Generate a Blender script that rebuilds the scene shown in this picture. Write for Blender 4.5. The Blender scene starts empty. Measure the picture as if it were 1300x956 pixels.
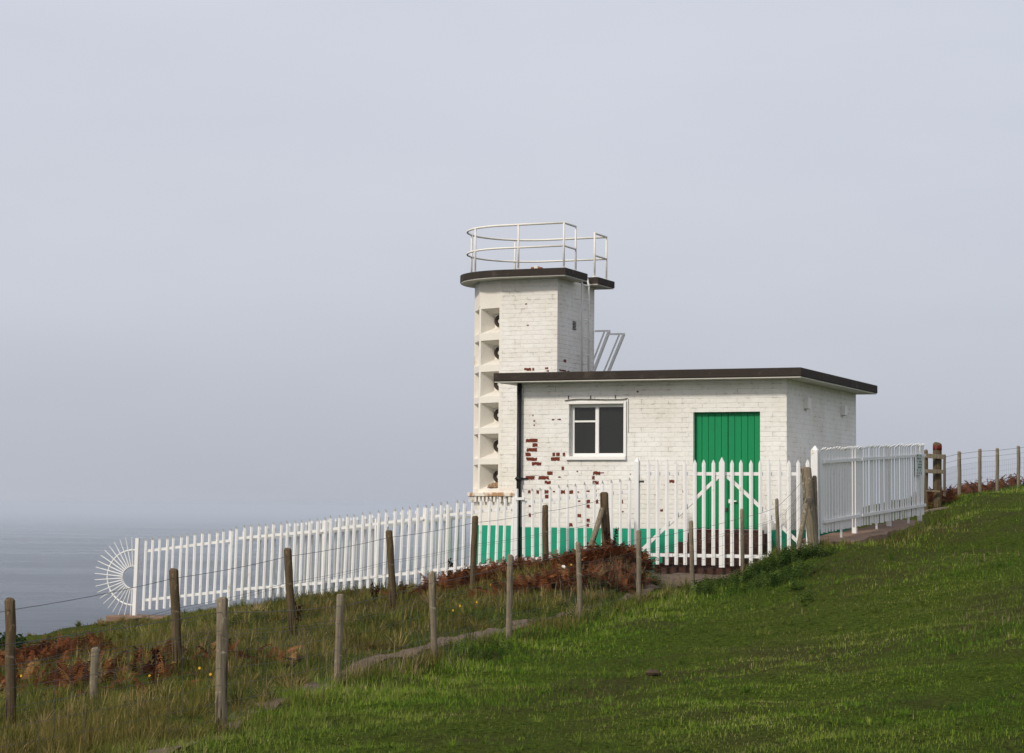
import bpy, math, random
import numpy as np
from mathutils import Vector, Matrix
rad = math.radians
random.seed(7); rng = np.random.default_rng(11)
sc = bpy.context.scene
col = sc.collection

# ------------------------------------------------------------------ camera
F, CX, CY = 2700.0, 650.0, 433.0
PITCH = math.atan((644.9 - 433) / F); ROLL = rad(0.455)
fw = np.array([0, math.cos(PITCH), math.sin(PITCH)])
u0_ = np.array([0, -math.sin(PITCH), math.cos(PITCH)]); r0_ = np.array([1.0, 0, 0])
cR = math.cos(ROLL) * r0_ + math.sin(ROLL) * u0_
cU = -math.sin(ROLL) * r0_ + math.cos(ROLL) * u0_
def ray(x, y): return fw + cR * (x - CX) / F - cU * (y - CY) / F
def at(x, y, Y):
    d = ray(x, y); return d * (Y / d[1])
cam = bpy.data.objects.new('camera', bpy.data.cameras.new('camera'))
col.objects.link(cam); sc.camera = cam
cam.data.sensor_width = 36; cam.data.lens = F / 1300 * 36
cam.data.shift_y = -45 / 1300
cam.data.clip_start = .1; cam.data.clip_end = 90000
M3 = Matrix(((cR[0], cU[0], -fw[0]), (cR[1], cU[1], -fw[1]), (cR[2], cU[2], -fw[2])))
cam.matrix_world = M3.to_4x4()

# ------------------------------------------------------------------ house frame
ANG = rad(23.0)
OO = np.array([4.228, 32.642, 0.0])
UU = np.array([math.cos(ANG), -math.sin(ANG), 0]); VV = np.array([math.sin(ANG), math.cos(ANG), 0])
def H(u, v, z): return OO + UU * u + VV * v + np.array([0, 0, z])

# ------------------------------------------------------------------ materials
def newmat(name):
    m = bpy.data.materials.new(name); m.use_nodes = True
    nt = m.node_tree; b = nt.nodes['Principled BSDF']
    return m, nt, b
def N(nt, t, **kw):
    n = nt.nodes.new(t)
    for k, v in kw.items():
        if k in n.inputs.keys() if hasattr(n.inputs, 'keys') else False: n.inputs[k].default_value = v
        else: setattr(n, k, v)
    return n
def L(nt, a, b): nt.links.new(a, b)
def noise(nt, scale, detail=4, rough=.6, vec=None, dist=0):
    n = nt.nodes.new('ShaderNodeTexNoise'); n.inputs['Scale'].default_value = scale
    n.inputs['Detail'].default_value = detail; n.inputs['Roughness'].default_value = rough
    n.inputs['Distortion'].default_value = dist
    if vec is not None: L(nt, vec, n.inputs['Vector'])
    return n
def ramp(nt, fac, stops):
    r = nt.nodes.new('ShaderNodeValToRGB'); e = r.color_ramp.elements
    while len(e) > 1: e.remove(e[-1])
    e[0].position = stops[0][0]; e[0].color = (*stops[0][1], 1)
    for p, c in stops[1:]:
        x = e.new(p); x.color = (*c, 1)
    L(nt, fac, r.inputs[0]); return r
def g3(v): return (v, v, v)
def mix(nt, fac, a, b, mode='MIX'):
    m = nt.nodes.new('ShaderNodeMix'); m.data_type = 'RGBA'; m.blend_type = mode
    for s, x in ((0, fac), (6, a), (7, b)):
        if hasattr(x, 'is_output'): L(nt, x, m.inputs[s])
        elif s == 0: m.inputs[0].default_value = x
        else: m.inputs[s].default_value = (*x, 1)
    return m.outputs[2]
def math_(nt, op, a, b=None):
    m = nt.nodes.new('ShaderNodeMath'); m.operation = op
    for i, x in enumerate((a, b)):
        if x is None: continue
        if hasattr(x, 'is_output'): L(nt, x, m.inputs[i])
        else: m.inputs[i].default_value = x
    return m.outputs[0]
def bump(nt, h, dist, strength=1, nrm=None):
    b = nt.nodes.new('ShaderNodeBump'); b.inputs['Distance'].default_value = dist
    b.inputs['Strength'].default_value = strength
    L(nt, h, b.inputs['Height'])
    if nrm is not None: L(nt, nrm, b.inputs['Normal'])
    return b.outputs[0]
def objco(nt):
    return nt.nodes.new('ShaderNodeTexCoord').outputs['Object']
def geopos(nt): return nt.nodes.new('ShaderNodeNewGeometry').outputs['Position']

def painted_brick(name, base, stain, crackamt=.6, bands=True):
    m, nt, b = newmat(name)
    uv = nt.nodes.new('ShaderNodeTexCoord').outputs['UV']
    wn = noise(nt, 9, 2, vec=uv)
    vs = nt.nodes.new('ShaderNodeVectorMath'); vs.operation = 'SUBTRACT'; L(nt, wn.outputs['Color'], vs.inputs[0]); vs.inputs[1].default_value = (.5, .5, .5)
    vm = nt.nodes.new('ShaderNodeVectorMath'); vm.operation = 'SCALE'; L(nt, vs.outputs[0], vm.inputs[0]); vm.inputs[3].default_value = .02
    va = nt.nodes.new('ShaderNodeVectorMath'); va.operation = 'ADD'; L(nt, uv, va.inputs[0]); L(nt, vm.outputs[0], va.inputs[1])
    br = nt.nodes.new('ShaderNodeTexBrick'); L(nt, va.outputs[0], br.inputs['Vector'])
    br.inputs['Scale'].default_value = 1; br.inputs['Mortar Size'].default_value = .007
    br.inputs['Mortar Smooth'].default_value = .5; br.inputs['Brick Width'].default_value = .225
    br.inputs['Row Height'].default_value = .075
    br.inputs['Color1'].default_value = (1, 1, 1, 1); br.inputs['Color2'].default_value = (.80, .80, .79, 1); br.inputs['Mortar'].default_value = (.8, .8, .8, 1)
    n1 = noise(nt, 1.1, 5, .65, uv); n2 = noise(nt, 7, 6, .7, uv); n3 = noise(nt, 26, 4, .7, uv)
    c = mix(nt, ramp(nt, n1.outputs[0], [(.42, g3(0)), (.72, g3(1))]).outputs[0], base, stain)
    c = mix(nt, .16, c, br.outputs['Color'], 'MULTIPLY')
    c = mix(nt, math_(nt, 'MULTIPLY', ramp(nt, n2.outputs[0], [(.5, g3(0)), (.68, g3(1))]).outputs[0], .35), c, (base[0] * .7, base[1] * .68, base[2] * .63))
    # joints where the paint has cracked open
    j = math_(nt, 'MULTIPLY', br.outputs['Fac'], ramp(nt, n2.outputs[0], [(.54, g3(0)), (.60, g3(1))]).outputs[0])
    j = math_(nt, 'MULTIPLY', j, ramp(nt, n1.outputs[0], [(.40, g3(.25)), (.6, g3(1))]).outputs[0])
    sp = math_(nt, 'MULTIPLY', ramp(nt, n3.outputs[0], [(.70, g3(0)), (.73, g3(1))]).outputs[0], ramp(nt, n1.outputs[0], [(.5, g3(0)), (.6, g3(1))]).outputs[0])
    j = math_(nt, 'MAXIMUM', j, sp)
    c = mix(nt, math_(nt, 'MULTIPLY', j, crackamt), c, (.13, .11, .095))
    # faint rows along every bed joint: mortar shadow painted into the colour
    c = mix(nt, math_(nt, 'MULTIPLY', math_(nt, 'MULTIPLY', br.outputs['Fac'], ramp(nt, n2.outputs[0], [(.40, g3(.2)), (.6, g3(1))]).outputs[0]), .16), c, (base[0] * .55, base[1] * .55, base[2] * .52))
    L(nt, c, b.inputs['Base Color']); b.inputs['Roughness'].default_value = .6
    inv = math_(nt, 'SUBTRACT', 1.0, br.outputs['Fac'])
    h1 = bump(nt, inv, .0035, .8); h2 = bump(nt, n2.outputs[0], .014, .7, h1); h3 = bump(nt, n3.outputs[0], .005, .8, h2)
    L(nt, h3, b.inputs['Normal'])
    return m
def plain(name, base, var=.85, rough=.6, scale=8, stain=None, stainpos=.62, bumpd=.004, bs=30, metal=0, coord='obj'):
    m, nt, b = newmat(name); o = objco(nt) if coord == 'obj' else geopos(nt)
    n1 = noise(nt, scale, 5, .65, o); n2 = noise(nt, bs, 4, .7, o)
    c = mix(nt, n1.outputs[0], tuple(x * var for x in base), tuple(min(1, x * (2 - var)) for x in base))
    if stain: c = mix(nt, ramp(nt, n1.outputs[0], [(stainpos - .03, g3(0)), (stainpos + .06, g3(1))]).outputs[0], c, stain)
    L(nt, c, b.inputs['Base Color']); b.inputs['Roughness'].default_value = rough; b.inputs['Metallic'].default_value = metal; b.inputs['Specular IOR Level'].default_value = .22
    L(nt, bump(nt, n2.outputs[0], bumpd, .7), b.inputs['Normal'])
    return m
def wood(name, c1, c2, c3):
    m, nt, b = newmat(name); o = objco(nt)
    mp = nt.nodes.new('ShaderNodeMapping'); L(nt, o, mp.inputs[0]); mp.inputs['Scale'].default_value = (1, 1, .07)
    n1 = noise(nt, 60, 5, .75, mp.outputs[0]); n2 = noise(nt, 5, 4, .6, o); n3 = noise(nt, 9, 3, .6, o, 1.5)
    mp2 = nt.nodes.new('ShaderNodeMapping'); L(nt, o, mp2.inputs[0]); mp2.inputs['Scale'].default_value = (1, 1, .035)
    n4 = noise(nt, 34, 2, .5, mp2.outputs[0])
    c = mix(nt, ramp(nt, n1.outputs[0], [(.3, g3(0)), (.7, g3(1))]).outputs[0], c1, c2)
    c = mix(nt, ramp(nt, n2.outputs[0], [(.45, g3(0)), (.65, g3(.8))]).outputs[0], c, c3)
    c = mix(nt, ramp(nt, n3.outputs[0], [(.60, g3(0)), (.68, g3(.7))]).outputs[0], c, tuple(min(1, (a_ + .02) * 1.5) for a_ in c2))
    c = mix(nt, ramp(nt, n4.outputs[0], [(.60, g3(0)), (.64, g3(.85))]).outputs[0], c, tuple(a_ * .4 for a_ in c1))
    L(nt, c, b.inputs['Base Color']); b.inputs['Roughness'].default_value = .85; b.inputs['Specular IOR Level'].default_value = .1
    L(nt, bump(nt, n1.outputs[0], .006, 1), b.inputs['Normal'])
    return m
M = {}
M['brick'] = painted_brick('white_painted_brick', (.86, .845, .80), (.74, .71, .63))
M['brick2'] = painted_brick('white_painted_tower_brick', (.86, .835, .78), (.72, .67, .57), .7)
M['render'] = plain('white_painted_concrete', (.78, .74, .66), .93, .65, 3, (.52, .40, .26), .64, .006, 25)
M['stained'] = plain('rust_stained_concrete', (.76, .71, .62), .9, .7, 4, (.42, .25, .13), .50, .006, 25)
M['soffit'] = plain('soffit_paint', (.62, .60, .53), .9, .7, 3, (.45, .38, .27), .66)
M['felt'] = plain('bitumen_fascia', (.040, .031, .025), .75, .85, 6, (.070, .054, .043), .6, .008, 40)
M['teal'] = plain('green_plinth_paint', (.006, .32, .185), .85, .55, 5, (.05, .20, .13), .66)
M['door'] = plain('green_door_paint', (.002, .235, .080), .9, .5, 6)
M['white'] = plain('white_gloss_paint', (.86, .85, .82), .94, .45, 5, (.60, .54, .42), .68)
M['whitef'] = plain('white_fence_paint', (.80, .795, .775), .90, .5, 4, (.58, .52, .40), .66, coord='geo')
M['black'] = plain('black_pipe_paint', (.012, .013, .014), .8, .4)
M['rust'] = plain('rust', (.30, .085, .03), .6, .85, 20)
M['redbrick'] = plain('exposed_red_brick', (.155, .034, .018), .6, .9, 25, (.085, .026, .017), .6)
M['stepbrick'] = plain('dark_step_brick', (.075, .036, .026), .6, .85, 12, (.15, .12, .10), .62)
M['sandstone'] = plain('sandstone_slab', (.23, .15, .105), .7, .9, 5, (.13, .11, .08), .58, .02, 14)
M['darkpost'] = wood('treated_post', (.050, .034, .018), (.175, .125, .070), (.105, .085, .042))
M['palepost'] = wood('weathered_post', (.105, .085, .058), (.32, .265, .185), (.19, .165, .11))
M['wire'] = plain('galvanised_wire', (.10, .10, .10), .8, .5, metal=.3)
M['rubber'] = plain('dark_horn_ring', (.035, .026, .020), .7, .6, 30)
M['rail'] = plain('cream_railing_paint', (.80, .77, .69), .93, .5, 9, (.45, .26, .14), .70)
M['clod'] = plain('dry_dung', (.075, .050, .030), .6, .95, 30, (.12, .09, .06), .6, .02, 40)
M['nest'] = plain('nest_debris', (.26, .16, .085), .5, .95, 30, (.45, .36, .26), .58, .02, 40)
M['grille'] = plain('dark_grille', (.05, .05, .045), .8, .7)
M['redpaint'] = plain('red_band_paint', (.13, .012, .010), .8, .8, 15)
M['signgreen'] = plain('faded_sign_lettering', (.10, .19, .15), .8, .6, 20)
M['signpale'] = plain('faded_sign_board', (.55, .60, .57), .85, .6, 20)
m, nt, b = newmat('dark_window_glass')
b.inputs['Base Color'].default_value = (.018, .020, .017, 1); b.inputs['Roughness'].default_value = .18
n_ = noise(nt, 1.2, 3, .5, objco(nt)); L(nt, bump(nt, n_.outputs[0], .01, .3), b.inputs['Normal'])
M['glass'] = m

def foliage(name, stops, patch=None, patchscale=.35, trans=.35, rough=.6):
    m, nt, b = newmat(name)
    at_ = nt.nodes.new('ShaderNodeAttribute'); at_.attribute_name = 'rnd'
    c = ramp(nt, at_.outputs['Fac'], stops).outputs[0]
    if patch:
        p = geopos(nt); n1 = noise(nt, patchscale, 4, .6, p)
        n2 = noise(nt, patchscale * 5, 3, .6, p)
        f = math_(nt, 'ADD', math_(nt, 'MULTIPLY', n1.outputs[0], .65), math_(nt, 'MULTIPLY', n2.outputs[0], .35))
        f = ramp(nt, f, [(.44, g3(0)), (.60, g3(1))]).outputs[0]
        c = mix(nt, math_(nt, 'MULTIPLY', f, .5), c, patch)
    L(nt, c, b.inputs['Base Color']); b.inputs['Roughness'].default_value = rough
    b.inputs['Specular IOR Level'].default_value = .04
    t = nt.nodes.new('ShaderNodeBsdfTranslucent'); L(nt, c, t.inputs[0])
    ms = nt.nodes.new('ShaderNodeMixShader'); ms.inputs[0].default_value = trans
    L(nt, b.outputs[0], ms.inputs[1]); L(nt, t.outputs[0], ms.inputs[2])
    L(nt, ms.outputs[0], nt.nodes['Material Output'].inputs['Surface'])
    return m
M['lawn'] = foliage('short_turf', [(0, (.042, .098, .010)), (.4, (.130, .225, .020)), (.75, (.235, .31, .038)), (.93, (.33, .33, .09)), (1, (.44, .38, .18))], (.16, .15, .045), .22)
M['trod'] = foliage('trodden_turf', [(0, (.050, .058, .016)), (.4, (.110, .118, .028)), (.75, (.17, .16, .048)), (1, (.28, .21, .10))], (.14, .10, .045), .3)
M['long'] = foliage('long_grass', [(0, (.026, .046, .008)), (.35, (.095, .125, .018)), (.65, (.21, .20, .045)), (.86, (.37, .28, .095)), (1, (.50, .38, .19))], (.15, .085, .032), .45)
M['bracken'] = foliage('dead_bracken', [(0, (.040, .015, .008)), (.4, (.135, .044, .017)), (.75, (.24, .085, .032)), (1, (.34, .18, .07))], None, trans=.3)
M['nettle'] = foliage('dark_leaves', [(0, (.024, .052, .010)), (.6, (.060, .11, .020)), (1, (.12, .17, .040))], None)
M['stalk'] = foliage('dry_stalk', [(0, (.16, .11, .06)), (1, (.34, .27, .17))], None)
M['dock'] = foliage('dock_seed', [(0, (.045, .014, .010)), (1, (.10, .032, .020))], None)
M['petal'] = plain('yellow_petal', (.75, .42, .02), .9, .6)
M['umbel'] = plain('white_umbel', (.75, .75, .68), .9, .6)

# ------------------------------------------------------------------ mesh helpers
class MB:
    def __init__(s): s.v = []; s.f = []
    def quad(s, a, b, c, d):
        n = len(s.v); s.v += [tuple(a), tuple(b), tuple(c), tuple(d)]; s.f.append((n, n + 1, n + 2, n + 3)); return s
    def box(s, x0, x1, y0, y1, z0, z1):
        n = len(s.v)
        s.v += [(x, y, z) for z in (z0, z1) for y in (y0, y1) for x in (x0, x1)]
        for f in ((0, 2, 3, 1), (4, 5, 7, 6), (0, 1, 5, 4), (2, 6, 7, 3), (0, 4, 6, 2), (1, 3, 7, 5)): s.f.append(tuple(n + i for i in f))
        return s
    def bar(s, a, b, w, t, side=None):        # rectangular bar from a to b; w along side, t across
        a = Vector(a); b = Vector(b); d = (b - a).normalized()
        sd = Vector(side) if side is not None else Vector((1, 0, 0))
        sd = (sd - d * sd.dot(d)).normalized(); o = d.cross(sd)
        n = len(s.v)
        for p in (a, b):
            for i, j in ((-1, -1), (1, -1), (1, 1), (-1, 1)): s.v.append(tuple(p + sd * (i * w / 2) + o * (j * t / 2)))
        for f in ((0, 3, 2, 1), (4, 5, 6, 7), (0, 1, 5, 4), (1, 2, 6, 5), (2, 3, 7, 6), (3, 0, 4, 7)): s.f.append(tuple(n + i for i in f))
        return s
    def tube(s, pts, r, k=8, r1=None, cap=True, wob=0):
        pts = [Vector(p) for p in pts]; base = len(s.v); m = len(pts)
        ref = None
        for i, p in enumerate(pts):
            d = (pts[min(i + 1, m - 1)] - pts[max(i - 1, 0)]).normalized()
            if ref is None:
                ref = Vector((1, 0, 0)) if abs(d.x) < .8 else Vector((0, 0, 1))
            x = (ref - d * ref.dot(d)).normalized(); y = d.cross(x); ref = x
            rr = r if r1 is None else r + (r1 - r) * i / (m - 1)
            for q in range(k):
                t = 2 * math.pi * q / k; w = rr * (1 + (random.uniform(-wob, wob) if wob else 0))
                s.v.append(tuple(p + x * (w * math.cos(t)) + y * (w * math.sin(t))))
        for i in range(m - 1):
            for q in range(k):
                a = base + i * k + q; b = base + i * k + (q + 1) % k
                s.f.append((a, b, b + k, a + k))
        if cap:
            s.f.append(tuple(base + q for q in range(k))[::-1]); s.f.append(tuple(base + (m - 1) * k + q for q in range(k)))
        return s
    def prism(s, poly, z0, z1):                # poly ccw list of (x,y)
        n = len(s.v); k = len(poly)
        s.v += [(x, y, z0) for x, y in poly] + [(x, y, z1) for x, y in poly]
        s.f.append(tuple(n + i for i in range(k))[::-1]); s.f.append(tuple(n + k + i for i in range(k)))
        for i in range(k):
            j = (i + 1) % k; s.f.append((n + i, n + j, n + k + j, n + k + i))
        return s
    def build(s, name, mat, parent=None, off=(0, 0, 0), smooth=False, bevel=0, label=None):
        me = bpy.data.meshes.new(name)
        me.from_pydata([(x - off[0], y - off[1], z - off[2]) for x, y, z in s.v], [], s.f); me.update()
        uvl = me.uv_layers.new(name='UVMap')
        for p in me.polygons:
            n = p.normal; ax = max(range(3), key=lambda i: abs(n[i]))
            tx = Vector((-n.y, n.x, 0)); tx = tx.normalized() if tx.length > .3 else Vector((1, 0, 0))
            for li in p.loop_indices:
                vv_ = s.v[me.loops[li].vertex_index]
                if abs(n.z) > .7: uvl.data[li].uv = (vv_[0], vv_[1])
                else: uvl.data[li].uv = (vv_[0] * tx.x + vv_[1] * tx.y, vv_[2])
        me.materials.append(mat)
        if smooth:
            for p in me.polygons: p.use_smooth = len(p.vertices) == 4
        o = bpy.data.objects.new(name, me); col.objects.link(o)
        if parent: o.parent = parent
        if bevel:
            bv = o.modifiers.new('bevel', 'BEVEL'); bv.width = bevel; bv.segments = 2; bv.limit_method = 'ANGLE'
        if label: o['label'] = label
        return o
def tag(o, label=None, cat=None, group=None, kind=None):
    if label: o['label'] = label
    if cat: o['category'] = cat
    if group: o['group'] = group
    if kind: o['kind'] = kind
    return o
def empty(name, loc, rz=0):
    o = bpy.data.objects.new(name, None); col.objects.link(o); o.location = loc; o.rotation_euler = (0, 0, rz)
    o.empty_display_size = .3
    return o
def hroot(name, u, v, z):                      # root in the hut's frame
    o = empty(name, H(u, v, z), -ANG); return o, (u, v, z)
def copy_tree(o, parent=None):
    c = o.copy(); col.objects.link(c)
    if parent: c.parent = parent
    for ch in list(o.children): copy_tree(ch, c)
    return c

# ------------------------------------------------------------------ terrain
ctrl = []
def cp(x, y, z): ctrl.append((x, y, z))
def ch_(u, v, z): p = H(u, v, z); cp(*p)
row1 = [(13, 760, 14, 925, 19.0, .10), (221, 722, 226, 852, 22.8, .105), (365, 696, 371, 806, 26.5, .10), (494, 673, 500, 775, 29.5, .098), (603, 655, 600, 753, 32, .098), (692, 641, 693, 728, 32.5, .095)]
str1 = (767, 625, 770, 705, 32.0, .135)
row2 = [(282, 758, 281, 927, 17.5, .10), (432, 754, 428, 872, 22, .083), (548, 726, 552, 845, 23.7, .082), (648, 704, 646, 815, 25.6, .076), (734, 688, 737, 792, 27.4, .074), (811, 673, 811, 767, 29.2, .074), (877, 661, 879, 751, 30.2, .068), (942, 646, 943, 736, 30.6, .060), (986, 633, 988, 699, 30.8, .056)]
str2 = (1023, 593, 1033, 702, 30.9, .155)
row3 = [(1218, 573, 1218, 636, 44, .078), (1244, 570, 1244, 632, 46, .078), (1266, 569, 1266, 626, 47.5, .078), (1293, 566, 1293, 619, 49, .080)]
for r in row1 + row2 + row3 + [str1, str2]:
    p = at(r[2], r[3], r[4]); cp(*p)
p = at(1190, 642, 41); cp(*p)
for a in [(-11.6, -1.5, -2.03), (-10.6, -1.5, -1.87), (-9, -1.1, -1.68), (-7.4, -1.1, -1.45), (-6, -1.1, -1.32), (-4.8, -1.1, -1.16), (-3.6, -1.2, -.98), (-2.5, -1.5, -.90),
          (-1.9, -1.1, -1.0), (-1.0, -1.1, -1.0), (-.2, -1.1, -.93), (-1, -.4, -1.0), (.7, -1.3, -.56), (-1.2, -2.2, -1.12), (1.45, -.6, -.50), (1.55, 2, -.34), (1.6, 5, -.15), (.4, 2, -.5),
          (-2, 2, -1.15), (-4, 2, -1.25), (-6.5, 2, -1.6), (-9, 2, -2.0), (-12, 2, -2.8), (-4, 6, -1.7), (0, 7, -.9), (-8, 5, -2.6)]: ch_(*a)
for a in [(1.3, 31.9, -.74), (1.75, 31.5, -.80), (.75, 32.0, -.93), (.2, 32.2, -1.06), (0, 0, -1.65), (0, 8, -1.72), (0, 13, -1.76), (0, 18, -1.74), (-3, 10, -1.85), (-6, 10, -2.05), (-6, 16, -2.1), (-3, 15, -1.86), (3, 14, -1.62), (6, 10, -1.45), (3.2, 19, -1.52), (6, 20, -1.12), (9, 14, -1.05),
          (4, 25, -1.22), (7.2, 28, -.62), (8.8, 34, -.16), (10.2, 40, .18), (6.3, 31.5, -.66), (12, 46, .52), (15, 52, .75), (14, 34, .45), (20, 40, 1.2), (20, 20, .5), (30, 60, 1.6), (40, 40, 2.6), (40, 10, 2.2), (10, 0, -1.0), (25, 0, .4),
          (-6.2, 24, -2.15), (-7.0, 28, -2.22), (-7.4, 32, -2.34), (-5.6, 19, -2.1), (-4.8, 30, -1.75), (-6.0, 34, -1.98), (-3, 28, -1.68), (-14, 20, -3.0), (-14, 0, -3.2), (-10, 30, -2.6), (10, 56, .4), (30, 80, 1.2), (5, 48, -.3), (0, -10, -1.7), (30, -10, 1)]: cp(*a)
ctrl = np.array(ctrl); Pc = ctrl[:, :2]
def tpsK(d2): return .5 * d2 * np.log(d2 + 1e-9)
n = len(ctrl); Kk = tpsK(((Pc[:, None] - Pc[None]) ** 2).sum(-1)) + np.eye(n) * .12
Amat = np.zeros((n + 3, n + 3)); Amat[:n, :n] = Kk; Amat[:n, n] = 1; Amat[:n, n + 1:] = Pc; Amat[n, :n] = 1; Amat[n + 1:, :n] = Pc.T
W = np.linalg.solve(Amat, np.concatenate([ctrl[:, 2], np.zeros(3)]))
edge = np.array([(-14, -40), (-12, 0), (-9.4, 14), (-8.2, 24), (-8.0, 31), (-8.3, 38.2), (-4.5, 40.5), (2, 43), (7.5, 46), (11, 51.5), (18, 60), (40, 84), (120, 140)], float)
def edge_dist(x, y):                           # signed: >0 beyond the cliff edge (left of the polyline)
    best = np.full(x.shape, 1e9); sgn = np.zeros(x.shape)
    for i in range(len(edge) - 1):
        a, b_ = edge[i], edge[i + 1]; d = b_ - a; l2 = d @ d
        t = np.clip(((x - a[0]) * d[0] + (y - a[1]) * d[1]) / l2, 0, 1)
        px, py = x - (a[0] + t * d[0]), y - (a[1] + t * d[1]); dd = np.hypot(px, py)
        s = np.where(d[0] * py - d[1] * px > 0, 1, -1)
        k = dd < best; best = np.where(k, dd, best); sgn = np.where(k, s, sgn)
    return best * sgn
def wav(x, y, s, ph): return np.sin(x * s + ph + 1.7 * np.sin(y * s * .7 + ph)) * np.sin(y * s * 1.1 + ph * 2 + 1.3 * np.sin(x * s * .6))
def terr(x, y):
    x = np.atleast_1d(np.asarray(x, float)); y = np.atleast_1d(np.asarray(y, float)); out = np.zeros(x.shape)
    for i in range(0, x.size, 20000):
        xs = x.ravel()[i:i + 20000]; ys = y.ravel()[i:i + 20000]
        d2 = (xs[:, None] - Pc[None, :, 0]) ** 2 + (ys[:, None] - Pc[None, :, 1]) ** 2
        z = tpsK(d2) @ W[:n] + W[n] + W[n + 1] * xs + W[n + 2] * ys
        z = z + .034 * wav(xs, ys, 1.9, .3) + .026 * wav(xs, ys, 4.3, 1.1) + .012 * wav(xs, ys, 8.7, 2.2)
        d = edge_dist(xs, ys); dp = np.maximum(d, 0)
        drop = 1.1 * (np.sqrt(dp * dp + 4) - 2)
        z = np.clip(z, -6, 6) - drop
        out.ravel()[i:i + 20000] = z
    return out
def T(x, y): return float(terr(x, y)[0])
def ground_px(px, py):
    d = ray(px, py); ys = np.arange(9, 60, .05); pts = d[None] * (ys / d[1])[:, None]
    z = terr(pts[:, 0], pts[:, 1]); k = np.argmax(pts[:, 2] <= z)
    return pts[k] if (pts[:, 2] <= z).any() else pts[-1]

def axis(lo, hi, c0, c1, fine, grow=1.12):
    a = list(np.arange(c0, c1, fine)); s = fine; x = c0; left = []
    while x > lo: s *= grow; x -= s; left.append(x)
    s = fine; x = a[-1]; right = []
    while x < hi: s *= grow; x += s; right.append(x)
    return np.array(left[::-1] + a + right)
gx = axis(-160, 260, -12, 16, .14, 1.10); gy = axis(-120, 300, 8, 54, .16, 1.10)
GX, GY = np.meshgrid(gx, gy); GZ = np.maximum(terr(GX.ravel(), GY.ravel()), -97).reshape(GX.shape)
nx, ny = len(gx), len(gy)
me = bpy.data.meshes.new('ground')
V_ = np.stack([GX.ravel(), GY.ravel(), GZ.ravel()], 1)
idx = np.arange(nx * ny).reshape(ny, nx)
Q = np.stack([idx[:-1, :-1].ravel(), idx[:-1, 1:].ravel(), idx[1:, 1:].ravel(), idx[1:, :-1].ravel()], 1)
def np_mesh(me, V_, Fc):
    k = Fc.shape[1]
    me.vertices.add(len(V_)); me.vertices.foreach_set('co', V_.astype(np.float32).ravel())
    me.loops.add(Fc.size); me.loops.foreach_set('vertex_index', Fc.astype(np.int32).ravel())
    me.polygons.add(len(Fc)); me.polygons.foreach_set('loop_start', np.arange(0, Fc.size, k, dtype=np.int32))
    me.polygons.foreach_set('loop_total', np.full(len(Fc), k, dtype=np.int32))
    me.update(calc_edges=True)
np_mesh(me, V_, Q)
me.polygons.foreach_set('use_smooth', np.ones(len(Q), bool))
m, nt, b = newmat('turf_soil'); p = geopos(nt)
n1 = noise(nt, .5, 5, .6, p); n2 = noise(nt, 22, 6, .75, p)
c = mix(nt, ramp(nt, n2.outputs[0], [(.35, g3(0)), (.65, g3(1))]).outputs[0], (.024, .045, .006), (.14, .19, .024))
c = mix(nt, ramp(nt, n1.outputs[0], [(.48, g3(0)), (.62, g3(.55))]).outputs[0], c, (.085, .065, .034))
L(nt, c, b.inputs['Base Color']); b.inputs['Roughness'].default_value = .95; b.inputs['Specular IOR Level'].default_value = .02
L(nt, bump(nt, n2.outputs[0], .12, 1), b.inputs['Normal'])
me.materials.append(m)
ground = bpy.data.objects.new('ground', me); col.objects.link(ground); tag(ground, kind='structure')

# path: the trodden strip from the gate down between the two wire fences
pp = [ground_px(*q)[:2] for q in [(100, 1000), (240, 945), (330, 903), (400, 875), (452, 852), (505, 834), (560, 820), (610, 806), (660, 794), (710, 783), (760, 768), (810, 752), (850, 738)]]
pp += [H(-1.3, -1.5, 0)[:2], H(-1.0, -.7, 0)[:2]]
pp = np.array(pp)
def smooth_line(P, k=8):
    out = []
    for i in range(len(P) - 1):
        p0 = P[max(i - 1, 0)]; p1 = P[i]; p2 = P[i + 1]; p3 = P[min(i + 2, len(P) - 1)]
        for t in np.linspace(0, 1, k, endpoint=False):
            out.append(.5 * ((2 * p1) + (p2 - p0) * t + (2 * p0 - 5 * p1 + 4 * p2 - p3) * t * t + (3 * p1 - p0 - 3 * p2 + p3) * t ** 3))
    out.append(P[-1]); return np.array(out)
pl = smooth_line(pp); dirs = np.gradient(pl, axis=0); dirs /= np.linalg.norm(dirs, axis=1)[:, None]; nrm = np.stack([-dirs[:, 1], dirs[:, 0]], 1)
wid = np.interp(np.arange(len(pl)), [0, 30, 50, 66, 72, 82, 92, 104, 200], [.10, .13, .17, .13, .06, .05, .16, .65, .8])
wid = wid * (1 + .2 * np.sin(np.arange(len(pl)) * 1.3))
ks = np.linspace(-1, 1, 9); PV = []
for i in range(len(pl)):
    for k in ks: PV.append(pl[i] + nrm[i] * wid[i] * k)
PV = np.array(PV)
PZ = terr(PV[:, 0], PV[:, 1]) + .012
ii = np.arange(len(PV)).reshape(len(pl), 9)
me = bpy.data.meshes.new('path'); np_mesh(me, np.column_stack([PV, PZ]), np.stack([ii[:-1, :-1].ravel(), ii[1:, :-1].ravel(), ii[1:, 1:].ravel(), ii[:-1, 1:].ravel()], 1))
me.materials.append(plain('path_dirt', (.15, .108, .08), .7, .95, 6, (.10, .078, .055), .55, .02, 30, coord='geo'))
path = bpy.data.objects.new('path', me); col.objects.link(path); tag(path, kind='structure')
def path_dist(x, y):
    d = np.full(x.shape, 1e9)
    for i in range(0, len(pl), 2): d = np.minimum(d, np.hypot(x - pl[i, 0], y - pl[i, 1]) - wid[i])
    return d

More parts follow.
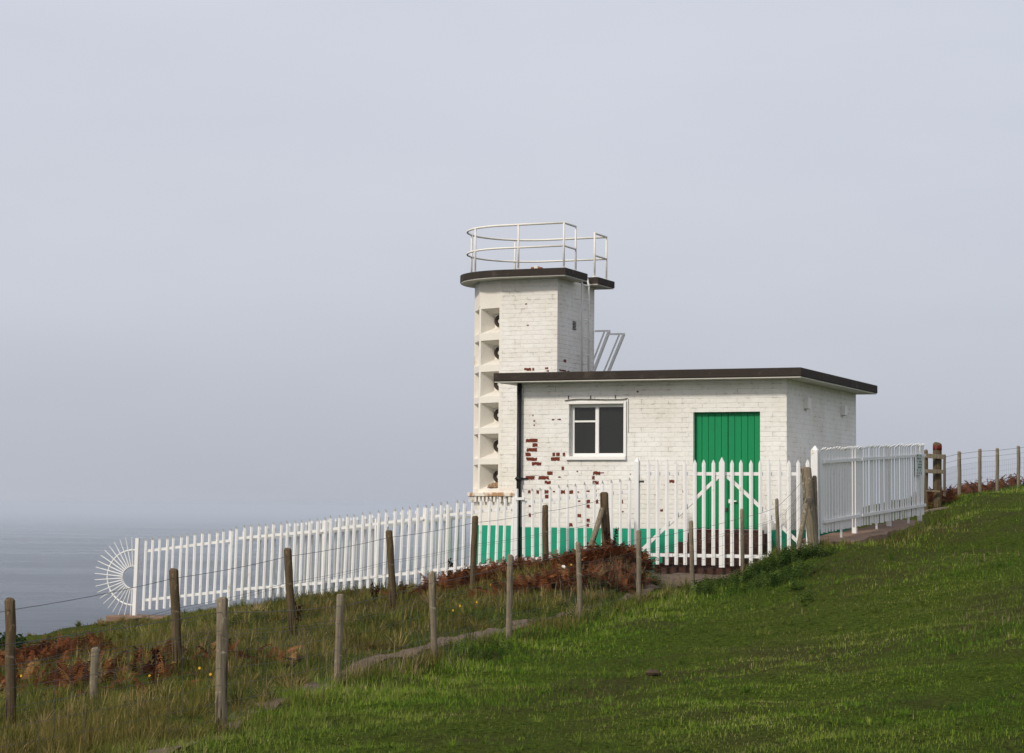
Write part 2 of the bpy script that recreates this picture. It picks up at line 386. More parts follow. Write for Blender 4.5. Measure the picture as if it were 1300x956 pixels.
# sea
SEA = -95.0
bm_v = [(0, 0, SEA)]; rings = [60, 250, 700, 1500, 3000, 6000, 12000, 20000, 30000]; K = 96
for r in rings: bm_v += [(r * math.cos(2 * math.pi * i / K), r * math.sin(2 * math.pi * i / K), SEA) for i in range(K)]
fs = [(0, 1 + i, 1 + (i + 1) % K) for i in range(K)]
for j in range(len(rings) - 1):
    a = 1 + j * K; c_ = a + K
    fs += [(a + i, c_ + i, c_ + (i + 1) % K, a + (i + 1) % K) for i in range(K)]
me = bpy.data.meshes.new('sea'); me.from_pydata(bm_v, [], fs); me.update()
m, nt, b = newmat('sea_water'); p = geopos(nt)
b.inputs['Base Color'].default_value = (.014, .024, .040, 1); b.inputs['Roughness'].default_value = .30; b.inputs['IOR'].default_value = 1.33; b.inputs['Specular IOR Level'].default_value = .18
mp = nt.nodes.new('ShaderNodeMapping'); L(nt, p, mp.inputs[0]); mp.inputs['Scale'].default_value = (.6, 1, 1); mp.inputs['Rotation'].default_value = (0, 0, .5)
n1 = noise(nt, .16, 6, .7, mp.outputs[0]); n2 = noise(nt, .03, 5, .65, mp.outputs[0]); n3 = noise(nt, .0022, 4, .6, mp.outputs[0])
L(nt, bump(nt, n2.outputs[0], 9, .8, bump(nt, n1.outputs[0], 2.6, 1)), b.inputs['Normal'])
L(nt, ramp(nt, n3.outputs[0], [(.35, g3(.22)), (.65, g3(.42))]).outputs[0], b.inputs['Roughness'])
me.materials.append(m); sea = bpy.data.objects.new('sea', me); col.objects.link(sea); tag(sea, kind='structure')

# haze
hz = MB().box(-31000, 31000, -31000, 31000, SEA - 1.5, 8.0)
m = bpy.data.materials.new('haze'); m.use_nodes = True; nt = m.node_tree; nt.nodes.remove(nt.nodes['Principled BSDF'])
pv = nt.nodes.new('ShaderNodeVolumePrincipled'); pv.inputs['Color'].default_value = (.855, .925, 1.0, 1); pv.inputs['Density'].default_value = 1 / 6500; pv.inputs['Anisotropy'].default_value = .1
L(nt, pv.outputs[0], nt.nodes['Material Output'].inputs['Volume'])
tag(hz.build('haze', m), 'thin pale sea haze veiling the horizon', kind='stuff')

# ------------------------------------------------------------------ brick hut
LW, DW, ZB, ZT = 4.50, 4.40, -1.15, 2.01
hut, ho = hroot('brick_hut', -LW / 2, DW / 2, -1.0)
tag(hut, 'low flat roofed white painted brick hut with green double door and dark fascia', 'hut')
def face_holes(mb, P, s0, s1, z0, z1, holes):
    """P(s,z)->point ; cells of a face around rectangular holes"""
    ss = sorted({s0, s1} | {h[0] for h in holes} | {h[1] for h in holes}); zs = sorted({z0, z1} | {h[2] for h in holes} | {h[3] for h in holes})
    for i in range(len(ss) - 1):
        for j in range(len(zs) - 1):
            cs, cz = (ss[i] + ss[i + 1]) / 2, (zs[j] + zs[j + 1]) / 2
            if any(h[0] < cs < h[1] and h[2] < cz < h[3] for h in holes): continue
            mb.quad(P(ss[i], zs[j]), P(ss[i + 1], zs[j]), P(ss[i + 1], zs[j + 1]), P(ss[i], zs[j + 1]))
door_h = (-1.505, -.425, -.305, 1.515); win_h = (-3.59, -2.66, .83, 1.66)
w = MB()
face_holes(w, lambda s, z: (s, 0, z), -LW, 0, ZB, ZT, [door_h, win_h])
for h, dep in ((door_h, .11), (win_h, .15)):
    a, b_, c0, c1 = h
    w.quad((a, 0, c0), (a, 0, c1), (a, dep, c1), (a, dep, c0)); w.quad((b_, 0, c0), (b_, dep, c0), (b_, dep, c1), (b_, 0, c1))
    w.quad((a, 0, c1), (b_, 0, c1), (b_, dep, c1), (a, dep, c1)); w.quad((a, 0, c0), (a, dep, c0), (b_, dep, c0), (b_, 0, c0))
w.quad((0, 0, ZB), (0, DW, ZB), (0, DW, ZT), (0, 0, ZT)); w.quad((-LW, DW, ZB), (-LW, 0, ZB), (-LW, 0, ZT), (-LW, DW, ZT)); w.quad((0, DW, ZB), (-LW, DW, ZB), (-LW, DW, ZT), (0, DW, ZT))
w.build('wall', M['brick'], hut, ho)
# roof slab
rf = MB().box(-4.775, .32, -.33, 4.66, 2.03, 2.165)
roof = rf.build('roof', M['felt'], hut, ho, bevel=.012)
MB().box(-4.76, .305, -.315, 4.645, 2.012, 2.028).build('soffit', M['soffit'], roof, ho)
# green plinth band, 4 mm proud, broken by the door steps
g = MB()
def ring(mb, u0, u1, z0, z1, t): mb.box(u0, u1, -t, 0, z0, z1)
ring(g, -LW, -1.62, ZB, -.306, .004); ring(g, -.31, 0, ZB, -.306, .004)
g.box(0, .004, -.004, DW, ZB, -.306)
g.build('painted_plinth', M['teal'], hut, ho)
# double door: boards
for k, (a, b_) in enumerate(((-1.495, -.968), (-.962, -.435))):
    d = MB(); nb = 5; bw = (b_ - a) / nb
    for i in range(nb): d.box(a + i * bw + .003, a + (i + 1) * bw - .003, .085 + .002 * (i % 2), .11, -.295, 1.505)
    d.box(a, b_, .098, .105, -.295, 1.505)
    dd = d.build('door', M['door'], hut, ho, bevel=.003)
    if k == 1: MB().box(-.95, -.90, .055, .085, .10, .16).tube([(-.90, .05, .13), (-.82, .05, .13)], .012).build('door_handle', M['white'], dd, ho)
    else: MB().box(-1.02, -.975, .06, .085, -.02, .03).build('door_handle', M['grille'], dd, ho)
fr = MB().box(-1.505, -1.495, .07, .12, -.3, 1.515).box(-.435, -.425, .07, .12, -.3, 1.515).box(-1.495, -.435, .07, .12, 1.506, 1.515)
fr.build('door_frame', M['door'], hut, ho)
# lintel strip and threshold
MB().box(-1.56, -.37, -.02, .10, -.36, -.309).build('threshold', M['stepbrick'], hut, ho)
st = MB()
for (a, b_, v0, v1, z0, z1) in ((-1.50, -.26, -.30, -.006, -1.15, -.362), (-1.66, -.26, -.44, -.302, -1.15, -.50), (-1.80, -.26, -.62, -.442, -1.15, -.66), (-1.84, -.26, -.88, -.622, -1.15, -.82)):
    st.box(a, b_, v0, v1, z0, z1)
st.build('door_steps', M['stepbrick'], hut, ho, bevel=.012)
# window
wf = MB(); f0, f1 = .085, .13
a, b_, c0, c1 = win_h
wf.box(a, b_, f0, f1, c0, c0 + .05); wf.box(a, b_, f0, f1, c1 - .045, c1)
wf.box(a, a + .06, f0, f1, c0 + .05, c1 - .045); wf.box(b_ - .02, b_, f0, f1, c0 + .05, c1 - .045)
mx = -3.14
wf.box(mx - .03, mx + .03, f0 - .006, f1, c0 + .05, c1 - .045); wf.box(a + .06, mx - .03, f0, f1, 1.375, 1.405)
win = wf.build('window', M['white'], hut, ho, bevel=.004)
for r in ((a + .06, mx - .03, c0 + .05, 1.375), (a + .06, mx - .03, 1.405, c1 - .045), (mx + .03, b_ - .02, c0 + .05, c1 - .045)):
    MB().box(r[0], r[1], .108, .112, r[2], r[3]).build('pane', M['glass'], win, ho)
MB().box(-3.63, -2.615, -.045, .084, .772, .828).build('sill', M['white'], win, ho, bevel=.005)
s = MB().box(-2.655, -2.612, -.028, 0, .829, 1.70).box(-3.60, -2.656, -.028, 0, 1.664, 1.70); s.build('window_surround', M['white'], win, ho, bevel=.003)
# cable and stubs above the window, conduit beside it
cb = MB().tube([(-3.66, -.02, 1.725), (-3.45, -.02, 1.742), (-3.2, -.02, 1.738), (-2.95, -.02, 1.728), (-2.7, -.02, 1.728), (-2.585, -.02, 1.742)], .007)
for u in (-3.60, -3.22, -2.80): cb.tube([(u, -.012, 1.745), (u, -.012, 1.80)], .007)
cb.build('cable', M['grille'], hut, ho)
MB().tube([(-2.588, -.012, 1.735), (-2.588, -.012, 1.22)], .010).build('conduit', M['white'], hut, ho)
# downpipe
dp = MB().tube([(-4.435, -.05, 2.008), (-4.435, -.05, -1.05)], .036, 12).tube([(-4.435, -.05, .44), (-4.435, -.05, .50)], .05, 12)
pipe = dp.build('downpipe', M['black'], hut, ho, smooth=True)
MB().box(-4.515, -4.30, -.022, -.002, .46, .485).build('pipe_bracket', M['black'], pipe, ho)
# side vents
for v_, z0, z1 in ((1.0, 1.60, 1.775), (3.35, 1.60, 1.76)):
    vb = MB().box(.001, .075, v_, v_ + .16, z0, z1).build('vent_box', M['white'], hut, ho, bevel=.004)
    MB().box(.01, .066, v_ + .02, v_ + .14, z0 - .003, z0 - .0005).build('vent_opening', M['grille'], vb, ho)
# bricks showing where paint has flaked: (x,y,w,h) in the 280x220 enlargement read off the front wall
def pxz(x, y):
    d = ray(x, y); P0 = H(0, 0, 0); nn = VV; t = (P0 @ nn) / (d @ nn); q = d * t - OO; return q @ UU, q[2]
ex = [(500, 513, 62, 16), (519, 540, 28, 18), (501, 566, 55, 16), (480, 590, 30, 16), (500, 616, 58, 16), (527, 641, 52, 14), (618, 403, 14, 9), (652, 402, 18, 9), (507, 380, 6, 10), (514, 411, 10, 8), (514, 434, 8, 8),
      (622, 591, 14, 14), (645, 591, 20, 14), (678, 589, 13, 18), (632, 618, 48, 12), (672, 667, 12, 12), (601, 693, 30, 13), (491, 718, 48, 14), (567, 717, 55, 16), (653, 720, 15, 8), (588, 747, 32, 12),
      (858, 692, 36, 12), (882, 697, 36, 7), (840, 716, 14, 14), (853, 747, 30, 14), (487, 797, 14, 12), (538, 797, 22, 13), (582, 796, 22, 14), (583, 824, 18, 16), (623, 800, 12, 8), (672, 797, 22, 14), (718, 800, 20, 12),
      (757, 803, 9, 8), (810, 798, 20, 10), (852, 796, 12, 10), (493, 880, 20, 10), (493, 927, 19, 16), (762, 853, 12, 10), (810, 853, 22, 17), (811, 880, 17, 13), (856, 845, 22, 28), (762, 931, 22, 17), (994, 856, 18, 13), (1000, 911, 14, 8),
      (808, 960, 22, 14), (715, 985, 20, 12), (808, 987, 17, 12), (990, 1011, 20, 10), (752, 689, 8, 8), (1085, 249, 10, 10), (1045, 704, 6, 6)]
eb = MB()
def chip(mb, cu, cz, w_, h_, P, k=12):
    n0 = len(mb.v); pts = []; o = []
    per = [(-1 + .25 * q, -1) for q in range(8)] + [(1, -1), (1, -.3), (1, .4)] + [(1 - .25 * q, 1) for q in range(8)] + [(-1, 1), (-1, .3), (-1, -.4)]
    for (a_, b_) in per:
        e_ = random.choice((0, 0, 0, 0, 0, -.35)) + random.uniform(-.10, .10)
        o.append((cu + w_ / 2 * (a_ + random.uniform(-.1, .08)), cz + h_ / 2 * (b_ + e_ * (1 if b_ == 1 else -1 if b_ == -1 else 0))))
    k = len(o); pts = [P(*q) for q in o]
    mb.v += pts; mb.f.append(tuple(range(n0, n0 + k)))
for x, y, w_, h_ in ex:
    uu_, zz = pxz(560 + x / 4.346, 440 + y / 4.346); ww = w_ / 4.346 / 79 * 1.12; hh = h_ / 4.346 / 79 * .95
    if hh > .03: zz = round((zz - .0375) / .075) * .075 + .0375; hh = max(.058, min(hh * 1.2, .070))
    if zz < ZB + .1: continue
    chip(eb, uu_, zz, ww, hh, lambda a_, c_: (a_, -.0062 if c_ < -.3 else -.0022, c_))
for x, y, w_, h_ in [(853, 611, 7, 4), (840, 648, 4, 3), (868, 624, 3, 3), (990, 659, 4, 4)]:
    uu_, zz = pxz(x, y); chip(eb, uu_, zz, w_ / 82, h_ / 82, lambda a_, c_: (a_, -.0022, c_))
eb.build('exposed_brick', M['redbrick'], hut, ho)
# faint conduit stub with rust below the roof
# steps / handrails leaning behind the tower on the roof
hr, hro = hroot('roof_handrail', -4.2, 3.2, 2.17)
for v_, x0, x1, xb in ((3.25, -4.385, -4.12, -4.392), (3.95, -4.36, -4.10, -4.40)):
    t = MB()
    t.bar((x0, v_, 3.118), (x1 + .02, v_, 3.118), .03, .03, (0, 1, 0))
    t.bar((x1, v_, 3.11), (xb - .11, v_, 2.167), .06, .04, (0, 1, 0))
    t.bar((x1 - .09, v_, 3.10), (xb - .20, v_, 2.167), .025, .025, (0, 1, 0))
    t.build('handrail_frame', M['white'], hr, hro)
tag(hr, 'white sloping metal handrail frames standing on the hut roof behind the tower', 'handrail')

# ------------------------------------------------------------------ horn tower
TR, TV0, TV1, TL = -4.505, 1.50, 3.25, -5.44   # right wall plane stands just clear of the hut wall
TR = -4.40
tw, to = hroot('horn_tower', -5.0, 2.37, -1.1)
tag(tw, 'white painted brick fog signal tower with stacked horn recesses and dark D shaped roof slab', 'tower')
NF = 5; cu = TL; cv = (TV0 + TV1) / 2; ru, rv = .80, .875
poly = [(cu - ru * math.sin(math.pi * i / NF), cv - rv * math.cos(math.pi * i / NF)) for i in range(NF + 1)]
w = MB(); zt = 3.905; zb = -1.3
w.quad((TL, TV0, zb), (TR, TV0, zb), (TR, TV0, zt), (TL, TV0, zt))
w.quad((TR, TV0, zb), (TR, TV1, zb), (TR, TV1, zt), (TR, TV0, zt))
w.quad((TR, TV1, zb), (TL, TV1, zb), (TL, TV1, zt), (TR, TV1, zt))
w.build('wall', M['brick2'], tw, to)
gr_ = MB(); tops = [3.41, 2.862, 2.324, 1.79, 1.262, .738]
throats = []
for i in range(NF):
    a = np.array(poly[i]); b2 = np.array(poly[i + 1]); e = b2 - a; wl = np.linalg.norm(e); e /= wl; nn = np.array([e[1], -e[0]])
    if nn @ (a - np.array([cu + .4, cv])) < 0: nn = -nn
    def P(s_, z, d=0, a=a, e=e, nn=nn): q = a + e * s_ - nn * d; return (q[0], q[1], z)
    hs = [(.035, wl - .035, t_ - .425, t_) for t_ in tops]
    # inner return face (plane of the mullions) with openings, drawn clockwise from outside
    zs_ = [(.035, wl - .035, t_ - .425, t_) for t_ in tops]
    face_holes(gr_, P, 0, wl, zb, zt, zs_)
    for (s0, s1, z0, z1) in zs_:
        zc = (z0 + z1) / 2 + .01; sc_ = wl / 2; D = .25; r_ = .115
        o4 = [P(s0, z0), P(s1, z0), P(s1, z1), P(s0, z1)]
        i4 = [P(sc_ - r_, zc - r_, D), P(sc_ + r_, zc - r_, D), P(sc_ + r_, zc + r_, D), P(sc_ - r_, zc + r_, D)]
        for k in range(4): gr_.quad(o4[k], o4[(k + 1) % 4], i4[(k + 1) % 4], i4[k])
        gr_.quad(*i4)
        if i < 2: throats.append((P(sc_, zc, D - .002), nn, zc))
gr_.build('horn_grid', M['render'], tw, to)
for (c0, nn, zc) in throats:
    t = MB(); e = np.array([-nn[1], nn[0]])
    def Q_(ang, r, d): return (c0[0] + e[0] * r * math.cos(ang) + nn[0] * d, c0[1] + e[1] * r * math.cos(ang) + nn[1] * d, c0[2] + r * math.sin(ang))
    prof = [(.100, 0), (.102, .03), (.088, .05), (.066, .045), (.052, .02), (.040, .004)]
    n0 = len(t.v); K2 = 20
    for r, d in prof:
        for q in range(K2): t.v.append(Q_(2 * math.pi * q / K2, r, d))
    for j in range(len(prof) - 1):
        for q in range(K2):
            A = n0 + j * K2 + q; B = n0 + j * K2 + (q + 1) % K2; t.f.append((A, B, B + K2, A + K2))
    h = t.build('horn_throat', M['rubber'], tw, to, smooth=True)
    c2 = MB(); n0 = 0
    c2.v = [Q_(2 * math.pi * q / K2, .0395, .006) for q in range(K2)]; c2.f = [tuple(range(K2))]
    c2.build('diaphragm', M['soffit'], h, to)
# bird debris lying in the lowest visible recess
a = np.array(poly[0]); b2 = np.array(poly[1]); e = (b2 - a) / np.linalg.norm(b2 - a); nn = np.array([e[1], -e[0]])
if nn @ (a - np.array([cu + .4, cv])) < 0: nn = -nn
q = a + e * .20 - nn * .10; dbo = to
db = MB(); n0 = 0
for ring_, (rr6, hh6) in enumerate(((1, 0), (.8, .045), (.45, .075), (.05, .085))):
    for k in range(14):
        t = 2 * math.pi * k / 14; rj = rr6 * random.uniform(.85, 1.15); p_ = q + e * (.15 * rj * math.cos(t)) + nn * (.085 * rj * math.sin(t)); db.v.append((p_[0], p_[1], .345 + hh6 * random.uniform(.8, 1.2)))
for j in range(3):
    for k in range(14): A = j * 14 + k; B = j * 14 + (k + 1) % 14; db.f.append((A, B, B + 14, A + 14))
dr, dro = hroot('bird_nest', q[0], q[1], .345); db.build('twigs', M['nest'], dr, dro); tag(dr, 'brown heap of nest debris in the lowest horn recess of the tower', 'nest')
# plinth cornice with dentils, base band
def inset(off): 
    pts = [(TR + .0, TV0 - off), (TR + .0, TV1 + off)]
    for i in range(NF, -1, -1):
        t = math.pi * i / NF; pts.append((cu - (ru + off) * math.sin(t), cv - (rv + off) * math.cos(t)))
    return pts
base = MB().prism(inset(.10), .195, .262)
cor = base.build('cornice', M['stained'], tw, to, bevel=.008)
dn = MB()
for k in range(12):
    x = TL + .02 + k * .088
    if x < TR - .06: dn.box(x, x + .045, TV0 - .08, TV0 - .002, .10, .193)
for i in range(2):
    a = np.array(poly[i]); b2 = np.array(poly[i + 1]); e = (b2 - a); wl = np.linalg.norm(e); e /= wl; nn = np.array([e[1], -e[0]])
    if nn @ (a - np.array([cu + .4, cv])) < 0: nn = -nn
    for k in range(6):
        q = a + e * (.03 + k * .088); q2 = q + nn * .04; dn.bar((q2[0] + e[0] * .02, q2[1] + e[1] * .02, .10), (q2[0] + e[0] * .02, q2[1] + e[1] * .02, .193), .045, .07, (e[0], e[1], 0))
dn.build('dentil', M['render'], cor, to)
bp = MB(); ip = inset(.006); bp.prism(ip, zb, -.296); bp.build('painted_base', M['teal'], tw, to)
# roof slab, D shaped, with the ladder notch
SR, S0, S1 = -4.15, 1.22, 3.60
def dpoly(off, notch=True):
    r = 1.19 - off; cc = -5.30; pts = [(SR - off, S0 + off)]
    if notch: pts += [(SR - off, 2.26), (SR - .30, 2.26), (SR - .30, 2.78), (SR - off, 2.78)]
    pts.append((SR - off, S1 - off))
    for i in range(0, 33):
        t = math.pi * i / 32; pts.append((cc - r * math.sin(t), cv + r * math.cos(t)))
    return pts
slab = MB().prism(dpoly(0), 3.905, 4.02).build('roof_slab', M['felt'], tw, to)
MB().prism(dpoly(.015), 3.885, 3.903).build('slab_soffit', M['soffit'], slab, to)
# railing
RF, RB, RZ, RM = 1.37, 3.42, 4.80, 4.41; cc = -5.36; rr_ = (RB - RF) / 2; rx = rr_
def rail_path(z):
    pts = [(-4.24, 1.92, z), (-4.24, RF, z)]
    for i in range(0, 33):
        t = math.pi * i / 32; pts.append((cc - rx * math.sin(t), (RF + RB) / 2 - rr_ * math.cos(t), z))
    pts += [(-4.24, RB, z), (-4.24, 2.83, z)]
    return pts
def subdiv_tube(mb, pts, r):
    # straight corner joints: separate runs
    mb.tube(pts[:2], r); mb.tube(pts[1:-1], r); mb.tube(pts[-2:], r)
rl = MB(); subdiv_tube(rl, rail_path(RZ), .019); subdiv_tube(rl, rail_path(RM), .017)
rail = rl.build('railing', M['rail'], tw, to, smooth=True)
for (u, v) in ((-4.24, 1.92), (-4.24, RF), (-4.24, 2.83), (-4.24, RB), (-5.07, RF), (-5.93, 3.26), (-5.95, 1.55), (-6.378, 2.35)):
    MB().tube([(u, v, 4.02), (u, v, RZ + .015)], .018).tube([(u, v, 4.021), (u, v, 4.035)], .045, 10).build('railing_post', M['rail'], rail, to, smooth=True)
# ladder on the right wall, through the notch, with hooped stiles
ld = MB(); lu = TR + .12
for v_ in (2.34, 2.66):
    ld.tube([(lu, v_, 2.22), (lu, v_, 3.86), (lu - .03, v_, 3.98), (lu - .09, v_, 4.03), (lu - .15, v_, 4.0), (lu - .17, v_, 3.94)], .018)
for z in np.arange(2.35, 3.9, .30): ld.tube([(lu, 2.34, z), (lu, 2.66, z)], .011)
for z in (2.5, 3.6):
    for v_ in (2.34, 2.66): ld.tube([(lu, v_, z), (TR + .001, v_, z)], .010)
ld.build('ladder', M['white'], tw, to, smooth=True)
gb = MB()
for k in range(6): gb.box(TR + .001, TR + .012, 2.20 + .0, 2.34, 3.065 + k * .026, 3.078 + k * .026)
gb.build('wall_vent', M['grille'], tw, to)
# chips on tower
tc = MB()
def pxt(x, y):
    d = ray(x, y); P0 = H(0, TV0, 0); t = (P0 @ VV) / (d @ VV); q = d * t - OO; return q @ UU, q[2]
for x, y, w_, h_ in [(667, 468.5, 3, 3), (671.5, 469, 6, 4), (677, 469, 2.5, 4), (694, 467.5, 4, 2.5), (695.5, 471, 3, 2), (668, 386, 2.5, 2), (670, 413, 2.5, 1.5)]:
    a_, c_ = pxt(x, y); chip(tc, a_, c_, w_ / 70, h_ / 76, lambda p_, q_: (p_, TV0 - .0022, q_))
for v_, z, w_, h_ in [(1.75, 2.33, .3, .03), (1.62, 2.24, .16, .05), (2.0, 2.28, .14, .12), (1.85, 2.50, .12, .05), (2.35, 2.25, .2, .04)]:
    chip(tc, v_, z, w_, h_, lambda p_, q_: (TR + .0022, p_, q_))
tc.build('exposed_brick', M['redbrick'], tw, to)
# rusty fitting lying on the tower roof
rb, ro = hroot('rusty_fitting', -4.78, 1.55, 4.02)
MB().box(-4.93, -4.67, 1.50, 1.62, 4.021, 4.055).box(-4.90, -4.84, 1.51, 1.61, 4.055, 4.085).box(-4.76, -4.71, 1.51, 1.61, 4.055, 4.08).build('rusted_plate', M['rust'], rb, ro, bevel=.006)
MB().box(-4.835, -4.765, 1.495, 1.615, 4.056, 4.10).build('white_clamp', M['render'], rb, ro, bevel=.006)
tag(rb, 'small rusty fitting with a white clamp lying on the front of the tower roof', 'fitting')

# ------------------------------------------------------------------ white fences
def pale(mb, p, zt, zb, side, out, w=.052, lean=0, tip=.05, bent=.03, t=.012):
    """one pale: flat, slightly ridged, pointed top bent outwards; side/out are 3-vectors"""
    p = Vector(p); side = Vector(side); out = Vector(out); up = Vector((0, 0, 1)) + side * lean
    n0 = len(mb.v); rows = [(zb, w, 0), (zt - tip, w, 0), (zt, .010, bent)]
    for z, ww, o in rows:
        c_ = Vector((p.x, p.y, 0)) + up * (z - zb) + Vector((0, 0, zb)) + out * o
        mb.v += [tuple(c_ - side * ww / 2 + out * 0), tuple(c_ + out * t), tuple(c_ + side * ww / 2), tuple(c_ - out * t * .4)]
    for r in range(2):
        for q in range(4):
            a = n0 + r * 4 + q; b_ = n0 + r * 4 + (q + 1) % 4; mb.f.append((a, b_, b_ + 4, a + 4))
    mb.f.append((n0 + 3, n0 + 2, n0 + 1, n0)); mb.f.append((n0 + 8, n0 + 9, n0 + 10, n0 + 11))
def fence_run(root, off, A, B, zt0, zt1, zb0, zb1, spacing, out, lean=0, posts=(), w=.050, rails=(.10, .17), mat=None, skip=None, name='pale_panel', depth=.012, front=-1):
    A = Vector(A); B = Vector(B); d = (B - A); Lh = d.length; side = d.normalized(); n_ = max(2, round(Lh / spacing))
    mb = MB(); o3 = Vector(out)
    for i in range(n_ + 1):
        t = i / n_; q = A + d * t; zt_ = zt0 + (zt1 - zt0) * t + random.uniform(-.008, .008); zb_ = zb0 + (zb1 - zb0) * t + random.uniform(-.006, .006)
        if skip and skip(t): continue
        pale(mb, (q.x + random.uniform(-.007, .007), q.y, 0), zt_ + random.uniform(-.008, .008), zb_ + random.uniform(-.008, .008), side, o3, w * random.uniform(.94, 1.05), lean + random.uniform(-.013, .013), t=depth)
    mb.build(name, mat or M['whitef'], root, off)
    for (hh, fromtop) in ((rails[0] + .11, True), (rails[1], False)):
        r = MB(); za = (zt0 - hh) if fromtop else zb0 + hh; zc = (zt1 - hh) if fromtop else zb1 + hh
        ln = lean * ((za - zb0))
        rd = .028 if front < 0 else depth + .018; pa = A + o3 * (rd * front) + side * ln; pb = B + o3 * (rd * front) + side * ln
        r.bar((pa.x, pa.y, za), (pb.x, pb.y, zc), .045, .030, (0, 0, 1)); r.build('rail', mat or M['whitef'], root, off)
    for t, ww, ztop, zlow in posts:
        q = A + d * t - o3 * .068; MB().bar((q.x, q.y, zlow), (q.x + side.x * lean * .6, q.y, ztop), ww, ww, tuple(side)).build('post', mat or M['whitef'], root, off)
FV = -1.1
# A: the near run from the cliff end to the hut
r, o = hroot('pale_fence', -7.4, FV, -1.5)
segs = [(-10.80, -9.16, -.56, -.36, -1.76, -1.565), (-9.05, -7.42, -.325, -.175, -1.545, -1.40), (-7.30, -5.62, -.155, .045, -1.375, -1.19), (-5.50, -4.10, .065, .215, -1.165, -1.02)]
for (a, b_, t0, t1, b0, b1) in segs:
    fence_run(r, o, (a, FV, 0), (b_, FV, 0), t0, t1, b0, b1, .137, (0, -1, 0), .03, [(.98, .045, t1 - .05, b1 - .25)])
MB().bar((-10.965, FV, -1.86), (-10.93, FV, -.555), .065, .05, (1, 0, 0)).build('end_post', M['whitef'], r, o)
tag(r, 'long white pale fence running downhill from the hut to the cliff edge, near side', 'fence')
# spiked fan at the cliff end
r, o = hroot('spiked_fan', -11.0, FV, -1.22)
cz = -1.215; cuu = -11.0; ex_ = 1.12
for nm, R_, th in (('outer_hoop', .46, .014), ('inner_hoop', .19, .012)):
    pts = [(cuu + .03, FV, cz + R_)] + [(cuu - ex_ * R_ * math.sin(t), FV, cz + R_ * math.cos(t)) for t in np.linspace(0, math.pi, 33)] + [(cuu + .03, FV, cz - R_)]
    MB().tube(pts, th).build(nm, M['whitef'], r, o, smooth=True)
for t in np.linspace(.05, math.pi - .05, 20):
    s_, c_ = math.sin(t), math.cos(t); mb = MB(); mb.tube([(cuu - ex_ * .185 * s_, FV - .012, cz + .185 * c_), (cuu - ex_ * .50 * s_, FV - .014, cz + .5 * c_), (cuu - ex_ * .68 * s_, FV - .016, cz + .68 * c_)], .0115, 6, .006)
    mb.build('spike', M['whitef'], r, o)
for uo in (.03, .09, .15):
    pass
tag(r, 'white half circle fan of metal spikes closing the fence at the cliff edge', 'spiked guard')
# far run behind, meeting the near run and going to the tower's far side
r, o = hroot('pale_fence', -7.4, 1.4, -1.5)
P_a, P_b = Vector((-9.05, -.85, 0)), Vector((-6.05, 3.2, 0)); dd_ = (P_b - P_a).normalized(); oo_ = (-dd_.y, dd_.x, 0)
P_m = P_a + (P_b - P_a) * .5
fence_run(r, o, P_a, P_m, -.36, -.13, -1.55, -1.36, .137, (-dd_.y * 1.0, dd_.x * 1.0, 0), .02, [(.0, .06, -.42, -1.8), (.97, .06, -.2, -1.7)])
fence_run(r, o, P_m + dd_ * .13, P_b, -.11, .12, -1.34, -1.15, .137, (-dd_.y * 1.0, dd_.x * 1.0, 0), .02, [(.5, .06, -.05, -1.7)])
tag(r, 'white pale fence behind the near run, slanting back towards the far side of the tower', 'fence')
# B: in front of the hut, left of the gate
r, o = hroot('pale_fence', -3.1, FV, -1.05)
fence_run(r, o, (-3.90, FV, 0), (-2.16, FV, 0), .295, .475, -.96, -.86, .143, (0, -1, 0), .0, [])
MB().bar((-4.03, FV, -1.2), (-4.03, FV, .30), .045, .045, (1, 0, 0)).build('post', M['whitef'], r, o)
MB().bar((-4.03, FV - .03, .14), (-3.88, FV - .03, .15), .04, .03, (0, 0, 1)).build('rail', M['whitef'], r, o)
tag(r, 'short run of white pales against the hut wall under the window, left of the gate', 'fence')
# gate posts
def tallpost(u, v, zb_, zt_, w_, label, mat=None):
    rr, oo = hroot('gate_post', u, v, zb_); t = zt_ - .07
    MB().box(u - w_ / 2, u + w_ / 2, v - w_ / 2, v + w_ / 2, zb_, t).build('shaft', M['whitef'], rr, oo, bevel=.006)
    c = MB(); n0 = 0; c.v = [(u - w_ / 2, v - w_ / 2, t), (u + w_ / 2, v - w_ / 2, t), (u + w_ / 2, v + w_ / 2, t), (u - w_ / 2, v + w_ / 2, t), (u, v, zt_)]; c.f = [(0, 1, 4), (1, 2, 4), (2, 3, 4), (3, 0, 4)]
    c.build('cap', M['whitef'], rr, oo); tag(rr, label, 'gate post', 'white gate posts'); return rr, oo
tp, tpo = tallpost(-2.04, FV, -1.12, .785, .075, 'slim white square post left of the double gate, under the right side of the window')
MB().box(-2.0, -1.93, FV - .03, FV + .01, .40, .43).build('latch', M['grille'], tp, tpo)
tallpost(.735, FV, -.62, .955, .105, 'tall thick white post with pointed top between the gates and the right hand fence')
